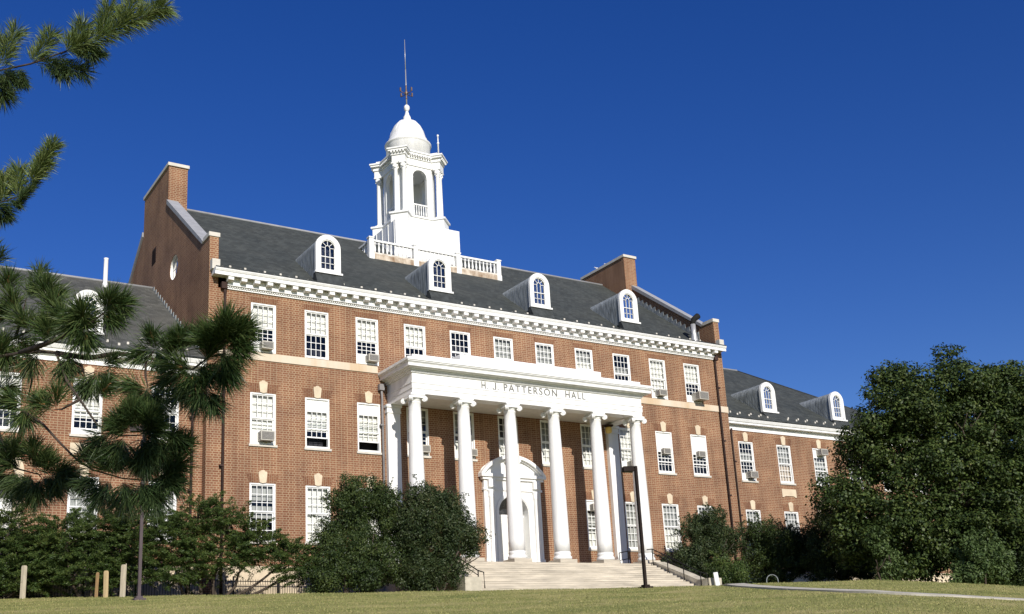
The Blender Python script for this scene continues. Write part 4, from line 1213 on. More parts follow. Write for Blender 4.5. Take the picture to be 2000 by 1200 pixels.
# ------------------------------------------------------------------ shrubs and trees
def leaf_quads(P, N, ln, wd, aspect_jit=.4, droop=0.0):
    """leaf-shaped quads at points P, long axis roughly along N"""
    n = len(P)
    d = N + rng.normal(0, .55, (n, 3)); d[:, 2] -= droop; d /= np.linalg.norm(d, axis=1)[:, None]
    r = rng.normal(0, 1, (n, 3)); u = np.cross(d, r); u /= np.maximum(1e-6, np.linalg.norm(u, axis=1))[:, None]
    L = (ln*(1+aspect_jit*rng.normal(0, .6, n)).clip(.4, 2))[:, None]; W = (wd*(1+aspect_jit*rng.normal(0, .6, n)).clip(.4, 2))[:, None]
    q = np.zeros((n, 4, 3)); q[:, 0] = P-d*L*.5; q[:, 1] = P+u*W*.5; q[:, 2] = P+d*L*.5; q[:, 3] = P-u*W*.5
    return q

def foliage(clumps, per, ln, wd, shell=.55, outward=.8, up=.25, droop=0.0, flat=1.0):
    """clumps: (x,y,z,r); leaves fill each clump's outer part"""
    C = np.array([c[:3] for c in clumps]); R = np.array([c[3] for c in clumps])
    cnt = np.maximum(20, (per*(R/R.mean())**2).astype(int)); idx = np.repeat(np.arange(len(R)), cnt); n = len(idx)
    d = rng.normal(0, 1, (n, 3)); d /= np.linalg.norm(d, axis=1)[:, None]
    rad = (shell+(1-shell)*rng.random(n)**.7)*(1+.22*np.sin(d[:, 0]*7+idx)*np.cos(d[:, 2]*6+idx*2)+.13*rng.normal(0, 1, n))
    P = C[idx]+d*(R[idx]*rad)[:, None]*np.array([1, 1, flat])
    N = d*outward; N[:, 2] += up; N += rng.normal(0, .42, (n, 3)); N /= np.linalg.norm(N, axis=1)[:, None]
    # leaves lie roughly like shingles on their clump, so each clump shades as a body
    T = np.cross(N, rng.normal(0, 1, (n, 3))); T /= np.linalg.norm(T, axis=1)[:, None]; U = np.cross(N, T)
    a = (ln*(1+.3*rng.normal(0, 1, n)).clip(.45, 1.8))[:, None]; b = (wd*(1+.3*rng.normal(0, 1, n)).clip(.45, 1.8))[:, None]
    q = np.zeros((n, 4, 3)); q[:, 0] = P-T*a*.5; q[:, 1] = P+U*b*.5; q[:, 2] = P+T*a*.5; q[:, 3] = P-U*b*.5
    return q

def limb_mesh(mb, p, dirn, length, r, depth, tips):
    n = 4; pts = [p]; d = dirn.normalized()
    for k in range(n):
        d = (d+Vector((random.gauss(0, .16), random.gauss(0, .16), random.gauss(.03, .10)))).normalized()
        pts.append(pts[-1]+d*(length/n))
    mb.tube(pts, r, r*.55, 7)
    tips.append(pts[-1])
    if depth > 0:
        for q in range(3 if depth > 1 else 2):
            k = random.randint(2, n); nd = (d+Vector((random.gauss(0, .7), random.gauss(0, .7), random.gauss(.15, .4)))).normalized()
            limb_mesh(mb, pts[k], nd, length*random.uniform(.5, .75), r*.5, depth-1, tips)

def spray_shrub(label, x, y, tips, m, group, n=260, leaf=(.13, .036), L=(.7, 1.35)):
    """an open conifer shrub: crooked stems, then layer on layer of flat arching sprays. tips: (dx,dy,z,rx,ry,rz) masses"""
    z0 = G(x, y); r = empty('evergreen_shrub', label, 'shrub', (x, y, z0), group)
    W_ = np.array([t[3]*t[5] for t in tips]); W_ /= W_.sum(); Q = []; ends = []
    for _ in range(n):
        t = tips[rng.choice(len(tips), p=W_)]
        d = rng.normal(0, 1, 3); d /= np.linalg.norm(d); rr = .25+.60*rng.random()**.6
        o = np.array([t[0]+d[0]*t[3]*rr, t[1]+d[1]*t[4]*rr, max(.25, t[2]+d[2]*t[5]*rr)])
        ax = np.array([d[0]*1.0+rng.normal(0, .5), d[1]*1.0+rng.normal(-.15, .5), .35+.35*d[2]+rng.normal(0, .18)]); ax /= np.linalg.norm(ax)
        sd = np.cross(ax, [0, 0, 1.0]); sd /= np.linalg.norm(sd); up = np.cross(sd, ax)
        l = rng.uniform(*L); k = int(125*l)
        u = rng.random(k)**.8; v = rng.uniform(-1, 1, k)*(.30*l)*(1-u*.75)
        P = o+ax*(u*l)[:, None]+sd*v[:, None]+up*rng.normal(0, .035, k)[:, None]
        P[:, 2] -= .26*l*u**2+.35*np.abs(v)
        N = ax[None]*.8+sd[None]*np.sign(v)[:, None]*.8+rng.normal(0, .25, (k, 3))
        Q.append(leaf_quads(P, N, leaf[0], leaf[1]))
        ends.append((o, o+ax*l*.7+np.array([0, 0, -.13*l])))
    cards('foliage', np.concatenate(Q), m, r)
    mb = MB()
    for t in tips:
        base = Vector((t[0]*.35+random.gauss(0, .15), t[1]*.3, -.2)); top = Vector((t[0], t[1], t[2]+t[5]*.3))
        mid = base.lerp(top, .45)+Vector((random.gauss(0, .25), random.gauss(0, .15), 0))
        mb.tube([base, base.lerp(mid, .5)+Vector((random.gauss(0, .1), 0, 0)), mid, mid.lerp(top, .5)+Vector((random.gauss(0, .15), 0, 0)), top], .085, .03, 7)
    for a, b in ends[::6]: mb.tube([a, (a+b)/2+np.array([0, 0, .05]), b], .014, .005, 5)
    mb.build('stem', M['bark'], r)
    return r

def shrub(name, cat, label, x, y, lobes, per, ln, wd, m, group, clump_r=(.35, .7), stems=5, droop=0., up=.25, density=1.0, sprays=0):
    """lobes: (dx,dy,z above ground,rx,ry,rz) big masses that are filled with clumps near their surface"""
    z0 = G(x, y); r = empty(name, label, cat, (x, y, z0), group)
    cl = []
    for dx, dy, dz, rx, ry, rz in lobes:
        vol = (rx*ry+ry*rz+rx*rz)/3; k = int(14*vol*density)
        for _ in range(k):
            d = rng.normal(0, 1, 3); d /= np.linalg.norm(d); rr = .62+.36*rng.random()
            c = np.array([dx+d[0]*rx*rr, dy+d[1]*ry*rr, dz+d[2]*rz*rr])
            if c[2] < .15: c[2] = .15+abs(rng.normal(0, .15))
            cl.append((*c, rng.uniform(*clump_r)))
        for _ in range(int(k*.35)):
            d = rng.normal(0, 1, 3); d /= np.linalg.norm(d); rr = .5*rng.random()
            cl.append((dx+d[0]*rx*rr, dy+d[1]*ry*rr, max(.2, dz+d[2]*rz*rr), clump_r[1]))
    q = foliage(cl, per, ln, wd, droop=droop, up=up)
    if sprays:   # loose shoots that break the outline
        top = sorted(cl, key=lambda c: -(c[2]+.25*abs(c[0])))[:max(8, len(cl)//3)]
        S = []
        for _ in range(sprays):
            c = top[rng.integers(len(top))]; d = np.array([rng.normal(0, .7), rng.normal(0, .5), abs(rng.normal(.55, .35))]); d /= np.linalg.norm(d)
            L = rng.uniform(.35, .95); k = 34
            tt = np.linspace(.3, 1, k)[:, None]; P = np.array(c[:3])+d*c[3]*.6+d*L*tt+rng.normal(0, .05, (k, 3))
            P[:, 2] -= (tt[:, 0]**2)*.18
            S.append(leaf_quads(P, np.repeat(d[None], k, 0)+rng.normal(0, .4, (k, 3)), ln*1.0, wd))
        q = np.concatenate([q]+S)
    cards('foliage', q, m, r)
    mb = MB(); tips = []
    for k in range(stems):
        a = random.uniform(0, 6.28); bx0 = Vector((random.gauss(0, .35), random.gauss(0, .25), -.15))
        hmax = max(l[2]+l[5]*.5 for l in lobes)
        limb_mesh(mb, bx0, Vector((math.cos(a)*.55, math.sin(a)*.4, 1)), hmax*.50, .075, 1, tips)
    mb.build('stem', M['bark'], r)
    return r

LG = 'shrubs along the left of the building'
spray_shrub('feathery loose green shrub at the far left behind the lone grey post', -29.6, -1.3,
      [(-1.2, 0, 2.9, 1.5, 1.0, 1.4), (.6, 0, 3.1, 1.3, 1.0, 1.3), (1.9, .1, 2.2, 1.1, .9, 1.3), (-.4, -.1, 1.3, 2.2, .9, 1.0), (1.4, -.2, 1.0, 1.6, .8, .8)], M['hemlock'], LG, 620)
spray_shrub('feathery green shrub behind the cluster of three posts', -25.7, -2.2,
      [(-1.0, 0, 2.8, 1.3, 1.0, 1.3), (.7, .1, 3.3, 1.2, 1.0, 1.2), (2.0, .1, 3.0, 1.2, 1.0, 1.3), (-.3, -.2, 1.2, 2.0, .9, 1.0), (1.8, -.2, 1.4, 1.5, .9, 1.0)], M['hemlock'], LG, 620)
spray_shrub('broad feathery shrub with bare crooked stems right of the left lamp post', -20.9, -5.0,
      [(-1.8, 0, 2.8, 1.3, 1.1, 1.3), (-.4, -.1, 3.6, 1.3, 1.0, 1.1), (1.1, -.3, 3.1, 1.4, 1.0, 1.1), (2.5, -.7, 2.3, 1.3, .9, 1.0), (3.8, -1.2, 1.6, 1.1, .8, .9), (-1.6, 0, 1.3, 1.6, .9, .9), (.6, -.4, 1.8, 1.9, .9, .8), (4.6, -1.6, 1.0, .9, .7, .7)], M['hemlock'], LG, 780)
MG = 'dense yews left of the steps'
YW = dict(clump_r=(.18, .58), density=1.35)
shrub('yew', 'shrub', 'tall dense dark yew covering the left pilaster and first column', -13.1, -6.7,
      [(-.6, 0, 3.3, 1.9, 1.6, 1.8), (1.1, .2, 3.9, 1.5, 1.4, 1.6), (-1.0, .1, 4.8, 1.0, 1.0, 1.0), (.3, .1, 4.9, .9, .9, .9), (-1.9, 0, 2.4, 1.0, 1.0, 1.3), (0, 0, 1.6, 1.9, 1.6, 1.5), (2.1, -.6, 2.6, 1.1, 1.0, 1.5), (1.9, -.6, 1.1, 1.2, 1.0, 1.1)], 260, .105, .055, M['yew'], MG, stems=4, sprays=170, **YW)
shrub('yew', 'shrub', 'low rounded yew at the foot of the tall dark yew', -14.9, -8.0,
      [(-.2, 0, 1.2, 1.7, 1.1, 1.3), (1.2, -.1, 1.2, 1.1, 1.0, 1.2), (-1.3, .2, .7, 1.0, .8, .8)], 260, .11, .05, M['yew'], MG, stems=2, sprays=140, **YW)
shrub('yew', 'shrub', 'round browning yew beside the left handrail of the steps', -9.95, -8.0,
      [(-.3, 0, 3.3, 1.6, 1.5, 1.7), (1.1, .0, 3.2, 1.3, 1.3, 1.4), (1.9, 0, 2.5, .9, .9, .8), (0, .1, 1.4, 1.6, 1.4, 1.3), (1.0, 0, 4.4, .7, .7, .7), (-.9, 0, 4.6, .9, .8, .9), (.2, 0, 4.9, .6, .6, .6), (-1.4, .1, 3.0, .9, 1.0, 1.5), (-1.0, 0, 1.0, 1.3, 1.1, 1.0)], 260, .105, .055, M['brownyew'], MG, stems=4, sprays=170, **YW)
RG = 'shrubs right of the steps'
YR = dict(clump_r=(.20, .60), density=1.25)
shrub('yew', 'shrub', 'dark yew just right of the steps with the ground window above it', 11.7, -4.3,
      [(0, 0, 2.8, 2.2, 1.6, 1.6), (.7, .1, 4.2, 1.4, 1.2, 1.2), (-1.4, 0, 2.0, 1.3, 1.2, 1.3), (1.9, 0, 3.4, 1.2, 1.1, 1.2), (0, 0, 1.2, 2.3, 1.5, 1.1)], 230, .125, .06, M['brownyew'], RG, stems=4, sprays=190, **YR)
shrub('yew', 'shrub', 'low green shrub behind the right pedestal at the foot of the steps', 10.4, -7.6,
      [(0, 0, 1.0, 1.15, .9, 1.0), (.8, .1, .8, .8, .7, .8)], 230, .12, .055, M['hemlock'], RG, stems=2, sprays=25, **YR)
shrub('yew', 'shrub', 'broad dark shrub in front of the wing left of the pipes', 16.6, -5.6,
      [(-.9, 0, 3.0, 1.9, 1.5, 1.6), (1.3, .1, 2.6, 1.7, 1.4, 1.7), (2.8, 0, 2.3, 1.3, 1.2, 1.7), (0, 0, 1.3, 2.6, 1.5, 1.2)], 230, .125, .06, M['yew'], RG, stems=4, sprays=190, **YR)
shrub('yew', 'shrub', 'blackish shrub under the left edge of the big tree', 21.4, -8.2,
      [(-1.6, .2, 3.4, 2.0, 1.6, 1.8), (1.4, 0, 3.2, 2.2, 1.6, 2.0), (0, 0, 1.3, 3.3, 1.6, 1.2), (3.2, -.6, 2.2, 1.8, 1.5, 1.8), (-3.0, .2, 1.8, 1.4, 1.3, 1.5)], 230, .13, .06, M['yew'], RG, stems=4, sprays=190, **YR)
shrub('leafy_shrub', 'shrub', 'light green leafy shrub in front of the big tree at the right', 18.1, -19.6,
      [(0, 0, 1.5, 1.7, 1.2, 1.2), (1.3, 0, 1.1, 1.2, 1.0, 1.0), (-1.2, .1, .8, .9, .8, .8)], 210, .16, .09, M['light'], RG, (.26, .5), 3, sprays=45, density=1.5)
shrub('leafy_shrub', 'shrub', 'small light green sapling between the dark shrubs and the big tree', 15.3, -15.3,
      [(0, 0, 2.2, .8, .7, 1.2), (.2, 0, 1.0, 1.0, .8, .9)], 150, .16, .08, M['light'], RG, (.24, .45), 3, sprays=22, density=1.2)

def big_tree(x, y, label, H, lobes, per, name='broadleaf_tree', tr=.42, m='tree', ln=.19, wd=.125, cr=(.45, 1.2), dens=1.0):
    z0 = G(x, y); r = empty(name, label, 'tree', (x, y, z0))
    mb = MB(); tips = []
    mb.tube([(0, 0, -.3), (0, 0, .3), (.1, 0, H*.18), (.05, .1, H*.34), (-.1, .1, H*.5)], tr*1.15, tr*.55, 12)
    for k in range(8):
        a = 6.283*k/8+random.uniform(-.3, .3); z = H*random.uniform(.14, .45)
        limb_mesh(mb, Vector((0, 0, z)), Vector((math.cos(a), math.sin(a), random.uniform(.25, .8))), H*.19, tr*.4, 2, tips)
    mb.build('trunk', M['bark'], r)
    cl = []
    for dx, dy, dz, rx, ry, rz in lobes:
        k = int(6.2*dens*(rx*ry+ry*rz+rx*rz)/3)
        for _ in range(k):
            d = rng.normal(0, 1, 3); d /= np.linalg.norm(d); rr = .66+.38*rng.random()
            cl.append((dx+d[0]*rx*rr, dy+d[1]*ry*rr, max(.9, dz+d[2]*rz*rr), rng.uniform(*cr)))
        for _ in range(k//4):
            d = rng.normal(0, 1, 3); d /= np.linalg.norm(d); rr = .55*rng.random()
            cl.append((dx+d[0]*rx*rr, dy+d[1]*ry*rr, max(1.2, dz+d[2]*rz*rr), cr[1]))
    q = foliage(cl, per, ln, wd, shell=.55, up=.55, flat=.66, droop=.05)
    cards('crown', q, M[m], r)
    return r
L_ = [(-1.6, 0, 11.2, 2.8, 2.8, 2.2), (2.0, .2, 11.6, 2.8, 2.8, 2.2), (5.2, .2, 10.8, 2.6, 2.6, 2.2), (-4.0, .2, 8.7, 2.2, 2.4, 1.9), (-5.5, .3, 5.6, 1.9, 2.2, 1.8), (-.5, -.6, 7.8, 3.6, 3.0, 2.8),
      (3.6, -.4, 7.8, 3.4, 3.0, 2.8), (-2.6, -.6, 4.2, 3.2, 2.6, 2.2), (1.6, -.8, 3.8, 3.4, 2.6, 2.3), (5.4, -.4, 4.2, 3.2, 2.6, 2.3), (7.6, .2, 8.2, 2.8, 2.8, 3.2), (-2.7, 0, 13.0, 1.2, 1.1, .6), (1.5, 0, 13.8, .7, .7, .9),
      (4.8, 0, 12.6, 1.3, 1.3, .7), (-2.4, -.6, 1.9, 2.8, 2.0, 1.2), (3.0, -.8, 1.8, 3.2, 2.0, 1.2), (-5.4, .2, 2.8, 1.8, 1.8, 1.6)]
big_tree(20.6, -16.4, 'large dark green broadleaf tree hiding the end of the right wing', 14.0,
         [(a*.8347+b*.5506, -a*.5506+b*.8347, c, d, e, f) for a, b, c, d, e, f in L_], 330)

big_tree(62, 8, 'distant broadleaf tree showing in the gaps right of the big tree', 15.0,
         [(0, 0, 9, 5, 5, 4), (-4, 0, 6, 4, 4, 4), (4, 0, 6, 4, 4, 4), (0, -1, 3, 6, 4, 3), (0, -2, 1, 7, 4, 1.5)], 150, ln=.3, wd=.2, dens=.8)
shrub('yew', 'shrub', 'dark shrub at the right picture edge below the big tree', 21.6, -20.6,
      [(0, 0, 1.3, 1.8, 1.2, 1.2), (1.6, -.6, 1.6, 1.6, 1.2, 1.5), (2.6, -.8, .5, 2.2, 1.2, .7), (0, 0, .4, 2, 1, .6)], 230, .13, .06, M['yew'], RG, stems=3, sprays=90, **YR)

# ------------------------------------------------------------------ the pine at the left edge
LIMBS=[
(0.045,0.014,[(-38.14, -49.332, -5.383), (-37.446, -50.15, -5.332), (-36.954, -50.953, -5.328), (-36.675, -51.436, -5.319), (-36.486, -51.741, -5.343), (-36.358, -51.945, -5.386), (-36.32, -52.03, -5.542), (-36.275, -52.12, -5.652), (-36.203, -52.168, -5.777), (-36.112, -52.227, -5.836), (-36.033, -52.279, -5.837)]),
(0.04,0.012,[(-38.124, -49.343, -5.506), (-37.38, -50.432, -5.535), (-36.905, -51.105, -5.512), (-36.624, -51.53, -5.576), (-36.463, -51.696, -5.614), (-36.38, -51.811, -5.703), (-36.312, -51.916, -5.818), (-36.25, -52.017, -5.918), (-36.192, -52.055, -5.965), (-36.083, -52.186, -6.025), (-35.965, -52.264, -6.045)]),
(0.025,0.01,[(-36.486, -51.741, -5.343), (-36.381, -51.93, -5.328), (-36.26, -52.069, -5.282), (-36.198, -52.17, -5.236)]),
(0.022,0.009,[(-36.358, -51.945, -5.386), (-36.233, -52.027, -5.421), (-36.111, -52.108, -5.404), (-35.987, -52.19, -5.438), (-35.888, -52.315, -5.5), (-35.84, -52.406, -5.537), (-35.746, -52.529, -5.456), (-35.7, -52.559, -5.409)]),
(0.014,0.007,[(-35.987, -52.19, -5.438), (-35.962, -52.206, -5.394)]),
(0.014,0.008,[(-35.998, -52.183, -5.437), (-36.002, -52.204, -5.532), (-35.998, -52.242, -5.604)]),
(0.016,0.008,[(-35.888, -52.315, -5.5), (-35.875, -52.324, -5.463), (-35.859, -52.334, -5.426)]),
(0.016,0.008,[(-35.888, -52.315, -5.5), (-35.821, -52.419, -5.607), (-35.781, -52.446, -5.647)]),
(0.02,0.01,[(-36.675, -51.436, -5.319), (-36.555, -51.575, -5.304), (-36.51, -51.605, -5.27)]),
(0.016,0.008,[(-36.634, -51.464, -5.295), (-36.495, -51.615, -5.228), (-36.441, -51.71, -5.21), (-36.388, -51.806, -5.112)]),
(0.014,0.007,[(-36.495, -51.615, -5.228), (-36.47, -51.631, -5.094), (-36.459, -51.639, -5.013)]),
(0.014,0.007,[(-36.681, -51.373, -5.124), (-36.577, -51.441, -5.021), (-36.533, -51.471, -4.954)]),
(0.014,0.007,[(-36.426, -51.661, -5.34), (-36.415, -51.668, -5.46), (-36.439, -51.712, -5.59)]),
(0.016,0.008,[(-36.26, -52.069, -5.282), (-36.25, -52.076, -5.283), (-36.162, -52.135, -5.186)]),
(0.02,0.012,[(-36.779, -51.189, -5.44), (-36.543, -51.464, -5.619), (-36.491, -51.558, -5.817), (-36.46, -51.638, -5.894), (-36.363, -51.762, -5.945)]),
(0.012,0.006,[(-36.25, -52.017, -5.918), (-36.225, -52.033, -5.883), (-36.2, -52.049, -5.853)]),
(0.012,0.006,[(-35.965, -52.264, -6.045), (-35.917, -52.296, -6.012), (-35.892, -52.312, -5.966)]),
(0.012,0.006,[(-36.275, -52.12, -5.652), (-36.334, -52.021, -5.68), (-36.365, -52.001, -5.678)]),
(0.014,0.007,[(-36.358, -51.945, -5.386), (-36.252, -52.015, -5.458), (-36.24, -52.023, -5.509), (-36.19, -52.056, -5.487)]),
(0.04,0.012,[(-38.906, -46.43, -2.378), (-37.669, -47.726, -2.331), (-36.71, -49.077, -2.466), (-36.419, -49.509, -2.566), (-36.236, -49.63, -2.526), (-36.023, -49.77, -2.437), (-35.821, -49.963, -2.361), (-35.62, -50.156, -2.277), (-35.483, -50.246, -2.211)]),
(0.025,0.01,[(-37.917, -47.562, -3.198), (-36.94, -48.806, -3.491), (-36.528, -49.317, -3.568), (-36.36, -49.548, -3.607), (-36.258, -49.615, -3.571), (-36.191, -49.719, -3.485), (-36.137, -49.814, -3.372), (-36.089, -49.846, -3.266)]),
]
SHOOTS=[
(-36.526,-51.475,-4.955,-0.1,-0.56,0.82,0.07,0.135,128,1,0),
(-36.452,-51.643,-5.027,0.34,-0.17,0.92,0.07,0.11,120,1,1),
(-36.413,-51.669,-4.948,0.04,0.11,0.99,0.07,0.1,88,1,1),
(-36.389,-51.805,-5.085,-0.18,-0.51,0.84,0.07,0.135,152,1,0),
(-36.388,-51.806,-5.112,0.41,-0.78,0.48,0.07,0.135,96,1,0),
(-36.441,-51.711,-5.218,-0.64,-0.18,0.75,0.07,0.135,136,1,0),
(-36.441,-51.71,-5.21,0.57,-0.8,0.19,0.07,0.135,120,1,0),
(-36.261,-52.069,-5.27,-0.36,-0.63,0.69,0.07,0.15,208,1.5,0),
(-36.251,-52.076,-5.263,-0.92,0.17,-0.37,0.07,0.14,160,1.4,0),
(-36.26,-52.069,-5.282,0.1,-0.31,-0.94,0.07,0.14,176,1.2,0),
(-36.181,-52.122,-5.211,0.17,-0.7,0.7,0.07,0.13,184,1.1,0),
(-36.162,-52.135,-5.186,0.63,-0.78,0.03,0.07,0.13,160,1,0),
(-36.201,-52.108,-5.222,0.64,-0.63,-0.44,0.07,0.13,160,1,0),
(-36.519,-51.599,-5.258,-0.13,0.05,-0.99,0.07,0.15,184,1.1,0),
(-36.515,-51.602,-5.267,-0.96,0.23,0.14,0.07,0.135,112,1,0),
(-36.505,-51.608,-5.241,0.64,-0.63,-0.44,0.07,0.13,136,1,0),
(-36.381,-51.93,-5.333,-0.38,-0.38,0.84,0.07,0.135,144,1,0),
(-36.332,-51.902,-5.267,0.17,-0.7,0.7,0.07,0.135,120,1,0),
(-35.962,-52.206,-5.394,-0.38,-0.38,0.84,0.07,0.11,136,1,0),
(-35.962,-52.206,-5.399,0.33,-0.28,-0.9,0.07,0.12,120,1,0),
(-35.968,-52.202,-5.398,-0.88,0.33,-0.34,0.07,0.12,120,1,0),
(-35.869,-52.327,-5.438,-0.32,-0.42,0.85,0.07,0.12,160,1,0),
(-35.856,-52.336,-5.413,0.17,-0.7,0.7,0.07,0.12,120,1,0),
(-35.844,-52.404,-5.536,-0.99,0.07,0.08,0.07,0.13,144,1,0),
(-35.84,-52.406,-5.537,-0.02,-0.22,-0.97,0.07,0.14,192,1.2,0),
(-35.832,-52.412,-5.537,0.57,-0.69,-0.45,0.07,0.14,176,1,0),
(-35.746,-52.529,-5.456,-0.18,-0.51,0.84,0.07,0.14,224,0.9,0),
(-35.73,-52.539,-5.437,0.29,-0.75,0.6,0.09,0.14,208,1,0),
(-35.73,-52.539,-5.457,0.65,-0.75,-0.13,0.07,0.14,208,1,0),
(-35.749,-52.526,-5.48,0.44,-0.38,-0.82,0.07,0.14,192,1,0),
(-35.76,-52.52,-5.45,-0.64,-0.18,0.75,0.07,0.13,144,1,0),
(-35.7,-52.559,-5.414,0.5,-0.8,0.34,0.07,0.1,144,1,0),
(-35.781,-52.446,-5.647,0.33,-0.28,-0.9,0.07,0.12,152,1,1),
(-35.801,-52.432,-5.621,-0.2,0.09,-0.98,0.07,0.13,152,1,1),
(-35.836,-52.349,-5.578,-0.48,0.23,-0.85,0.07,0.12,120,1,1),
(-35.998,-52.242,-5.604,-0.34,0.17,-0.92,0.07,0.15,208,1.2,0),
(-35.994,-52.245,-5.61,0.33,-0.28,-0.9,0.07,0.15,208,1.1,0),
(-36.002,-52.24,-5.609,-0.96,0.23,0.14,0.07,0.12,112,1,0),
(-36.439,-51.712,-5.595,-0.06,0.01,-1,0.07,0.13,160,1.3,0),
(-36.443,-51.709,-5.59,-0.94,0.17,0.29,0.07,0.12,128,1,0),
(-36.433,-51.716,-5.591,0.57,-0.8,0.19,0.07,0.12,112,1,0),
(-36.365,-52.001,-5.678,-0.9,0.09,0.43,0.07,0.11,104,1,0),
(-36.355,-52.007,-5.669,-0.1,-0.56,0.82,0.07,0.11,88,1,0),
(-36.196,-52.112,-5.628,0.41,-0.78,0.48,0.07,0.1,88,1,0),
(-36.112,-52.227,-5.831,-0.1,-0.56,0.82,0.07,0.12,144,1,0),
(-36.033,-52.279,-5.837,0.57,-0.8,0.19,0.07,0.14,208,1,1),
(-36.033,-52.279,-5.849,0.44,-0.38,-0.82,0.07,0.14,208,1,1),
(-36.102,-52.234,-5.844,-0.2,0.09,-0.98,0.07,0.14,192,1,1),
(-36.014,-52.292,-5.826,0.17,-0.7,0.7,0.07,0.13,176,1,0),
(-36.152,-52.201,-5.816,-0.71,0.32,-0.63,0.07,0.12,120,1,1),
(-35.945,-52.338,-5.843,0.66,-0.7,-0.29,0.07,0.11,128,1,1),
(-35.964,-52.325,-5.865,0.15,-0.13,-0.98,0.07,0.12,136,1,1),
(-36.353,-51.769,-5.945,0.17,-0.7,0.7,0.07,0.12,136,1,0),
(-36.353,-51.769,-5.95,0.52,-0.47,-0.71,0.07,0.13,184,1,1),
(-36.405,-51.735,-5.934,-0.34,0.17,-0.92,0.07,0.14,192,1,1),
(-36.439,-51.652,-5.896,-0.9,0.09,0.43,0.07,0.13,176,1,1),
(-36.459,-51.639,-5.907,-0.06,0.01,-1,0.07,0.13,176,1,1),
(-36.322,-51.789,-5.94,0.63,-0.78,0.03,0.07,0.12,160,1,1),
(-36.387,-51.746,-5.873,-0.32,-0.42,0.85,0.07,0.11,128,1,0),
(-36.501,-51.611,-5.904,-0.88,0.33,-0.34,0.07,0.12,144,1,1),
(-36.192,-52.055,-5.965,-0.52,-0.28,0.81,0.07,0.11,112,1,0),
(-36.103,-52.173,-6.012,-0.25,-0.47,0.85,0.07,0.13,184,1,0),
(-36.083,-52.186,-6.037,0.21,-0.18,-0.96,0.07,0.15,216,1,1),
(-36.132,-52.154,-6.033,-0.48,0.23,-0.85,0.07,0.14,184,1,1),
(-36.024,-52.226,-6.053,0.52,-0.47,-0.71,0.07,0.14,200,1,1),
(-35.965,-52.264,-6.05,0.08,-0.09,-0.99,0.07,0.13,192,1,1),
(-35.965,-52.264,-6.045,0.65,-0.75,-0.13,0.07,0.13,176,1,1),
(-36.034,-52.218,-6.016,0.17,-0.7,0.7,0.07,0.12,160,1,1),
(-36.172,-52.127,-6.007,-0.8,0.33,-0.49,0.07,0.11,120,1,1),
(-35.892,-52.312,-5.954,-0.03,-0.6,0.8,0.09,0.11,184,1,0),
(-35.907,-52.302,-5.989,0.57,-0.8,0.19,0.07,0.11,128,1,0),
(-35.926,-52.29,-6.024,0.59,-0.56,-0.58,0.07,0.11,144,1,1),
(-36.24,-52.023,-5.509,-0.06,0.01,-1,0.07,0.1,88,1,1),
(-36.186,-52.059,-5.488,0.52,-0.47,-0.71,0.07,0.12,136,1,1),
(-36.19,-52.056,-5.495,-0.34,0.17,-0.92,0.07,0.13,136,1,1),
(-36.17,-52.069,-5.463,0.5,-0.8,0.34,0.07,0.1,80,1,1),
(-36.565,-51.569,-5.33,0.17,-0.7,0.7,0.07,0.135,136,1,0),
(-36.567,-51.508,-5.151,0.04,-0.63,0.77,0.07,0.135,136,1,0),
(-36.548,-51.461,-5.459,0.65,-0.75,-0.13,0.07,0.135,120,1,0),
(-36.577,-51.322,-4.753,0.17,-0.7,0.7,0.07,0.1,72,1,1),
(-36.585,-51.316,-4.694,-0.25,-0.47,0.85,0.07,0.09,64,1,1),
(-36.322,-51.969,-5.26,-0.52,-0.28,0.81,0.07,0.12,120,1,0),
(-36.412,-51.79,-5.348,-0.48,0.23,-0.85,0.07,0.13,120,1,1),
(-36.336,-51.96,-5.413,0.21,-0.18,-0.96,0.07,0.12,120,1,1),
(-36.537,-51.468,-5.724,0.59,-0.56,-0.58,0.07,0.12,128,1,0),
(-36.28,-51.997,-5.289,0.41,-0.78,0.48,0.07,0.12,112,1,0),
(-35.74,-52.532,-5.431,-0.03,-0.6,0.8,0.1,0.15,208,1,0),
(-35.71,-52.552,-5.428,0.41,-0.78,0.48,0.09,0.14,192,1,0),
(-35.779,-52.507,-5.478,-0.52,-0.28,0.81,0.07,0.13,160,1,0),
(-35.802,-52.468,-5.507,0.17,-0.7,0.7,0.07,0.13,176,1,0),
(-35.762,-52.494,-5.547,0.56,-0.52,-0.65,0.07,0.13,176,1,0),
(-35.882,-52.379,-5.566,-0.88,0.33,-0.34,0.07,0.12,128,1,1),
(-35.919,-52.294,-5.46,-0.1,-0.56,0.82,0.07,0.12,144,1,0),
(-36.406,-51.734,-5.909,0.41,-0.78,0.48,0.07,0.14,176,1,1),
(-36.312,-51.856,-5.939,0.59,-0.56,-0.58,0.07,0.13,176,1,1),
(-36.483,-51.623,-5.855,0.17,-0.7,0.7,0.07,0.13,160,1,1),
(-36.373,-51.756,-5.961,-0.06,0.01,-1,0.07,0.13,192,1,1),
(-36.503,-51.61,-5.092,-0.38,-0.38,0.84,0.07,0.12,136,1,0),
(-36.357,-51.886,-5.186,-0.38,-0.38,0.84,0.07,0.12,136,1,0),
(-36.406,-51.794,-5.27,0.17,-0.7,0.7,0.07,0.12,136,1,0),
(-36.296,-51.986,-5.391,-0.06,0.01,-1,0.07,0.11,120,1,1),
(-36.044,-52.212,-6.016,0.41,-0.78,0.48,0.07,0.13,192,1,1),
(-36.143,-52.147,-5.997,-0.38,-0.38,0.84,0.07,0.13,176,1,1),
(-35.926,-52.29,-6.036,0.29,-0.75,0.6,0.07,0.12,160,1,1),
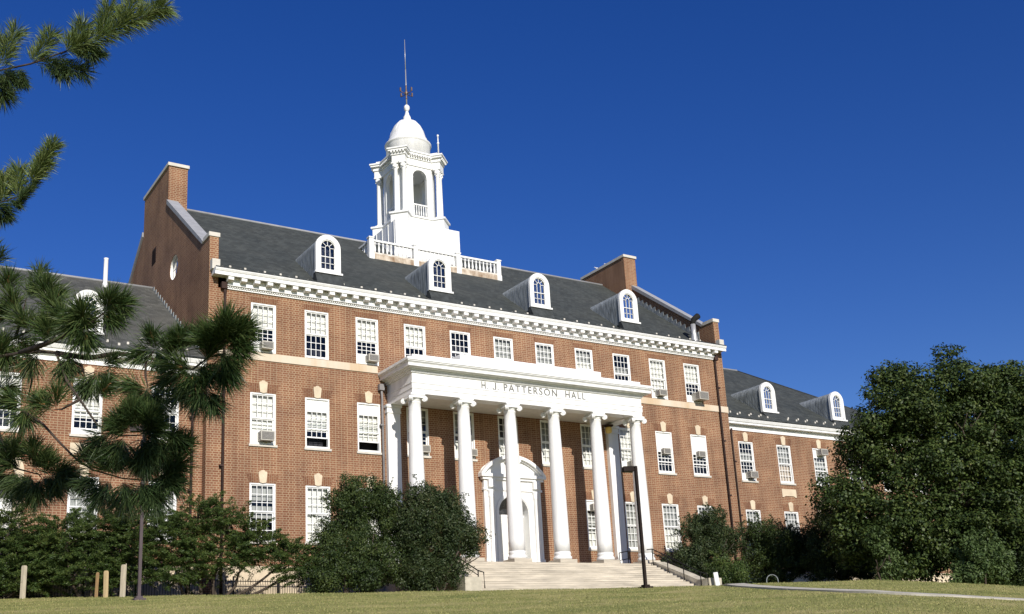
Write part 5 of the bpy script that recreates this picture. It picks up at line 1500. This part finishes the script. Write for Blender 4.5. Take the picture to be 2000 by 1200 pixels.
(-35.869,-52.328,-5.932,0.17,-0.7,0.7,0.07,0.11,144,1,0),
(-36.06,-52.262,-5.806,-0.25,-0.47,0.85,0.07,0.13,192,1,1),
(-36.073,-52.253,-5.822,-0.9,0.09,0.43,0.07,0.12,160,1,1),
(-36.044,-52.272,-5.792,0.5,-0.8,0.34,0.07,0.13,176,1,1),
(-36.022,-52.287,-5.885,0.08,-0.09,-0.99,0.07,0.14,192,1,1),
(-36.084,-52.245,-5.773,0.04,-0.63,0.77,0.07,0.11,144,1,0),
(-36.036,-49.845,-2.483,0.78,-0.51,0.37,0.117,0.085,150,0.8,2),
(-35.946,-49.905,-2.44,0.76,-0.5,0.42,0.159,0.085,150,0.8,2),
(-35.825,-49.985,-2.374,0.74,-0.49,0.47,0.143,0.085,150,0.8,2),
(-35.719,-50.054,-2.307,0.78,-0.51,0.37,0.138,0.085,150,0.8,2),
(-35.612,-50.125,-2.256,0.73,-0.48,0.49,0.125,0.085,150,0.8,2),
(-35.521,-50.185,-2.195,0.78,-0.51,0.36,0.071,0.085,150,0.8,2),
(-36.237,-49.629,-2.513,0.52,-0.34,0.78,0.138,0.075,140,0.8,2),
(-36.164,-49.677,-2.406,0.34,-0.23,0.91,0.121,0.075,140,0.8,2),
(-36.421,-49.507,-2.533,0.25,-0.17,0.95,0.151,0.075,140,0.8,2),
(-36.383,-49.533,-2.389,0.31,-0.21,0.93,0.147,0.075,140,0.8,2),
(-36.481,-49.468,-2.57,0.03,-0.02,1,0.167,0.075,120,0.8,2),
(-36.475,-49.472,-2.403,0.31,-0.21,0.93,0.111,0.075,120,0.8,2),
(-36.032,-49.824,-2.47,0.47,-0.31,0.82,0.122,0.08,130,0.8,2),
(-35.975,-49.862,-2.37,0.37,-0.24,0.9,0.114,0.08,130,0.8,2),
(-35.821,-49.963,-2.361,0.11,-0.07,0.99,0.105,0.08,130,0.8,2),
(-35.809,-49.971,-2.256,0.21,-0.14,0.97,0.129,0.08,130,0.8,2),
(-35.726,-50.086,-2.327,0.35,-0.23,0.91,0.122,0.08,130,0.8,2),
(-35.683,-50.114,-2.217,0.25,-0.17,0.95,0.131,0.08,130,0.8,2),
(-36.083,-49.73,-2.483,0.58,-0.38,-0.72,0.142,0.075,130,0.8,1),
(-36.001,-49.784,-2.585,0.81,-0.53,-0.24,0.116,0.075,130,0.8,1),
(-35.972,-49.864,-2.441,0.73,-0.48,-0.48,0.129,0.075,120,0.8,1),
(-35.877,-49.926,-2.503,0.81,-0.54,-0.23,0.076,0.075,120,0.8,1),
(-36.174,-49.67,-2.518,0.77,-0.51,-0.38,0.103,0.07,110,0.8,1),
(-36.095,-49.722,-2.557,0.63,-0.42,-0.65,0.103,0.07,110,0.8,1),
(-36.419,-49.509,-2.574,0.63,-0.42,-0.65,0.103,0.08,150,0.8,1),
(-36.353,-49.552,-2.642,0.72,-0.47,-0.52,0.09,0.08,150,0.8,1),
(-36.447,-49.49,-2.614,0.37,-0.25,-0.89,0.096,0.08,150,0.8,1),
(-36.412,-49.514,-2.699,0.37,-0.25,-0.89,0.095,0.08,150,0.8,1),
(-36.311,-49.58,-2.562,0.45,-0.29,-0.84,0.077,0.07,110,0.8,1),
(-36.277,-49.602,-2.627,0.28,-0.18,-0.94,0.067,0.07,110,0.8,1),
(-36.2,-49.737,-3.495,0.38,-0.25,0.89,0.085,0.07,150,0.8,2),
(-36.168,-49.758,-3.42,0.46,-0.31,0.83,0.077,0.07,150,0.8,2),
(-36.151,-49.805,-3.386,0.42,-0.28,0.86,0.096,0.06,130,0.8,2),
(-36.111,-49.832,-3.303,0.38,-0.25,0.89,0.077,0.06,130,0.8,2),
(-36.258,-49.615,-3.571,-0.02,0.02,1,0.106,0.065,140,0.8,2),
(-36.26,-49.614,-3.466,-0.05,0.03,1,0.103,0.065,140,0.8,2),
(-36.345,-49.558,-3.608,0.03,-0.02,1,0.101,0.065,130,0.8,2),
(-36.342,-49.56,-3.507,-0.06,0.04,1,0.099,0.065,130,0.8,2),
(-36.301,-49.587,-3.595,0.71,-0.47,-0.53,0.066,0.07,140,0.8,1),
(-36.254,-49.617,-3.63,0.41,-0.27,0.87,0.065,0.07,140,0.8,1),
(-36.39,-49.528,-3.612,0.54,-0.35,-0.77,0.091,0.075,150,0.8,1),
(-36.341,-49.56,-3.682,0.57,-0.38,-0.73,0.056,0.075,150,0.8,1),
(-36.25,-49.68,-3.597,0.69,-0.45,0.57,0.062,0.07,130,0.8,1),
(-36.207,-49.708,-3.562,0.46,-0.3,0.84,0.089,0.07,130,0.8,1),
(-36.42,-49.508,-3.61,0.27,-0.18,0.95,0.093,0.065,120,0.8,2),
(-36.395,-49.525,-3.522,0.1,-0.06,0.99,0.098,0.065,120,0.8,2),
]

def pine():
    tx_, ty_ = -38.75, -48.9; z0 = G(tx_, ty_)
    r = empty('pine_tree', 'near pine with long needles reaching in from the left edge', 'tree', (tx_, ty_, z0))
    inv = Matrix.Translation((-tx_, -ty_, -z0))
    def fix(o): o.matrix_parent_inverse = inv; return o
    mb = MB(); mb.tube([(tx_, ty_, z0-.3), (tx_, ty_, z0+.3), (-38.65, -48.95, -6.5), (-38.55, -48.9, -4), (-38.6, -48.6, -2), (-38.7, -48.5, 2), (-38.75, -48.5, 5.5)], .24, .07, 12)
    fix(mb.build('trunk', M['pinebark'], r))
    for r0, r1, pts in LIMBS:
        mb = MB(); P = [Vector(p) for p in pts]
        if (P[0].xy-Vector((-38.6, -48.8))).length < 2.0:      # limbs that leave the trunk itself
            P.insert(0, Vector((-38.58, -48.75, P[0].z-.12)))
        Q = [P[0]]
        for a, b in zip(P[:-1], P[1:]):
            L = (b-a).length; k = max(1, int(L/.12))
            for j in range(1, k+1):
                jit = .010 if j < k else 0.0
                Q.append(a.lerp(b, j/k)+Vector((random.gauss(0, jit), random.gauss(0, jit), random.gauss(0, jit))))
        mb.tube(Q, r0*.62, r1*.22, 8); fix(mb.build('branch', M['pinebark'], r))
    # unseen shoots added above the frame, set sunward to shade the lowest sprays
    R2 = np.random.default_rng(4); EX = []
    for cx, cy, cz in ((-36.52, -54.82, -4.66), (-36.75, -54.45, -4.6), (-36.45, -54.95, -4.40), (-36.30, -55.05, -4.25), (-36.62, -54.7, -4.85), (-36.85, -54.3, -4.75)):
        for _ in range(3):
            d = R2.normal(0, 1, 3); d /= np.linalg.norm(d); p = np.array([cx, cy, cz])+R2.normal(0, .06, 3)
            EX.append((*p, *d, .07, .13, 110, 1.2, 1))
    mb = MB(); mb.tube([(-38.55, -48.9, -4.0), (-38.2, -51.0, -3.9), (-37.4, -53.4, -4.2), (-36.85, -54.4, -4.6), (-36.5, -54.85, -4.6), (-36.3, -55.05, -4.25)], .035, .01, 8)
    fix(mb.build('branch', M['pinebark'], r))  # unseen branch added to carry the shading shoots
    for r0, r1, pts in LIMBS:      # foliage on the outer, unseen lengths as well
        P = [np.array(p) for p in pts]
        for a, b in zip(P[:-1], P[1:]):
            L = np.linalg.norm(b-a)
            for k in range(int(L/.16)):
                p = a+(b-a)*R2.random(); q = p-np.array(CAM)
                sf = q[0]*FW[0]+q[1]*FW[1]; tf = q[0]*RT[0]+q[1]*RT[1]
                if tf/sf > -.56 or np.hypot(p[0]+38.6, p[1]+48.8) < .55: continue
                d = (b-a)/L*.6+R2.normal(0, .6, 3)+np.array([0, 0, .35]); d /= np.linalg.norm(d)
                EX.append((*(p+d*.05), *d, .08, .12, 110, 1.0, int(R2.random() < .5)))
    sets = {0: [], 1: [], 2: []}
    for x, y, z, dx, dy, dz, sl, nl, n, spread, kind in SHOOTS+EX:
        n = int(n*(2.3 if kind != 2 else 2.3)); P0 = np.array([x, y, z]); d = np.array([dx, dy, dz]); d /= np.linalg.norm(d)
        u = np.cross(d, [.3, .2, .9]); u /= np.linalg.norm(u); v = np.cross(d, u)
        bru = kind == 2 or (kind == 1 and nl < .095 and sl > .09)
        t = rng.random(n); a = rng.random(n)*6.283
        ang = np.radians((33 + 24*rng.normal(0, 1, n).clip(-1.3, 1.7))*spread) if not bru else np.radians(48+13*rng.normal(0, 1, n))
        rad = u[None]*np.cos(a)[:, None]+v[None]*np.sin(a)[:, None]
        N = d[None]*np.cos(ang)[:, None]+rad*np.sin(ang)[:, None]
        B = P0[None]+d[None]*(t*sl)[:, None]+rad*.004
        L = nl*(1.0 if not bru else 1.85)*(.55+.50*rng.random(n)**.7)
        W = .0038 if not bru else .0050
        side = np.cross(N, rng.normal(0, 1, (n, 3))); side /= np.linalg.norm(side, axis=1)[:, None]
        mid = B+N*(L*.55)[:, None]; bend = np.zeros((n, 3)); bend[:, 2] = -.10*L*rng.random(n)
        tip = B+N*L[:, None]+bend*1.6+rng.normal(0, .006, (n, 3))
        q = np.zeros((n, 4, 3)); q[:, 0] = B; q[:, 1] = mid+side*W*.5; q[:, 2] = tip; q[:, 3] = mid-side*W*.5
        w2 = rng.random(n)
        sets[kind].append(q)
        if not bru and kind == 0:
            e = Vector(P0)+Vector(d)*sl; bd = MB(); bd.tube([e-Vector(d)*.025, e+Vector(d)*.01, e+Vector(d)*.03], .009, .003, 6); fix(bd.build('bud', M['bud'], r))
    for k, mm in ((0, 'needle'), (1, 'needle_old_shaded'), (2, 'needle_new')):
        fix(cards('needles', np.concatenate(sets[k]), M[mm], r))
pine()
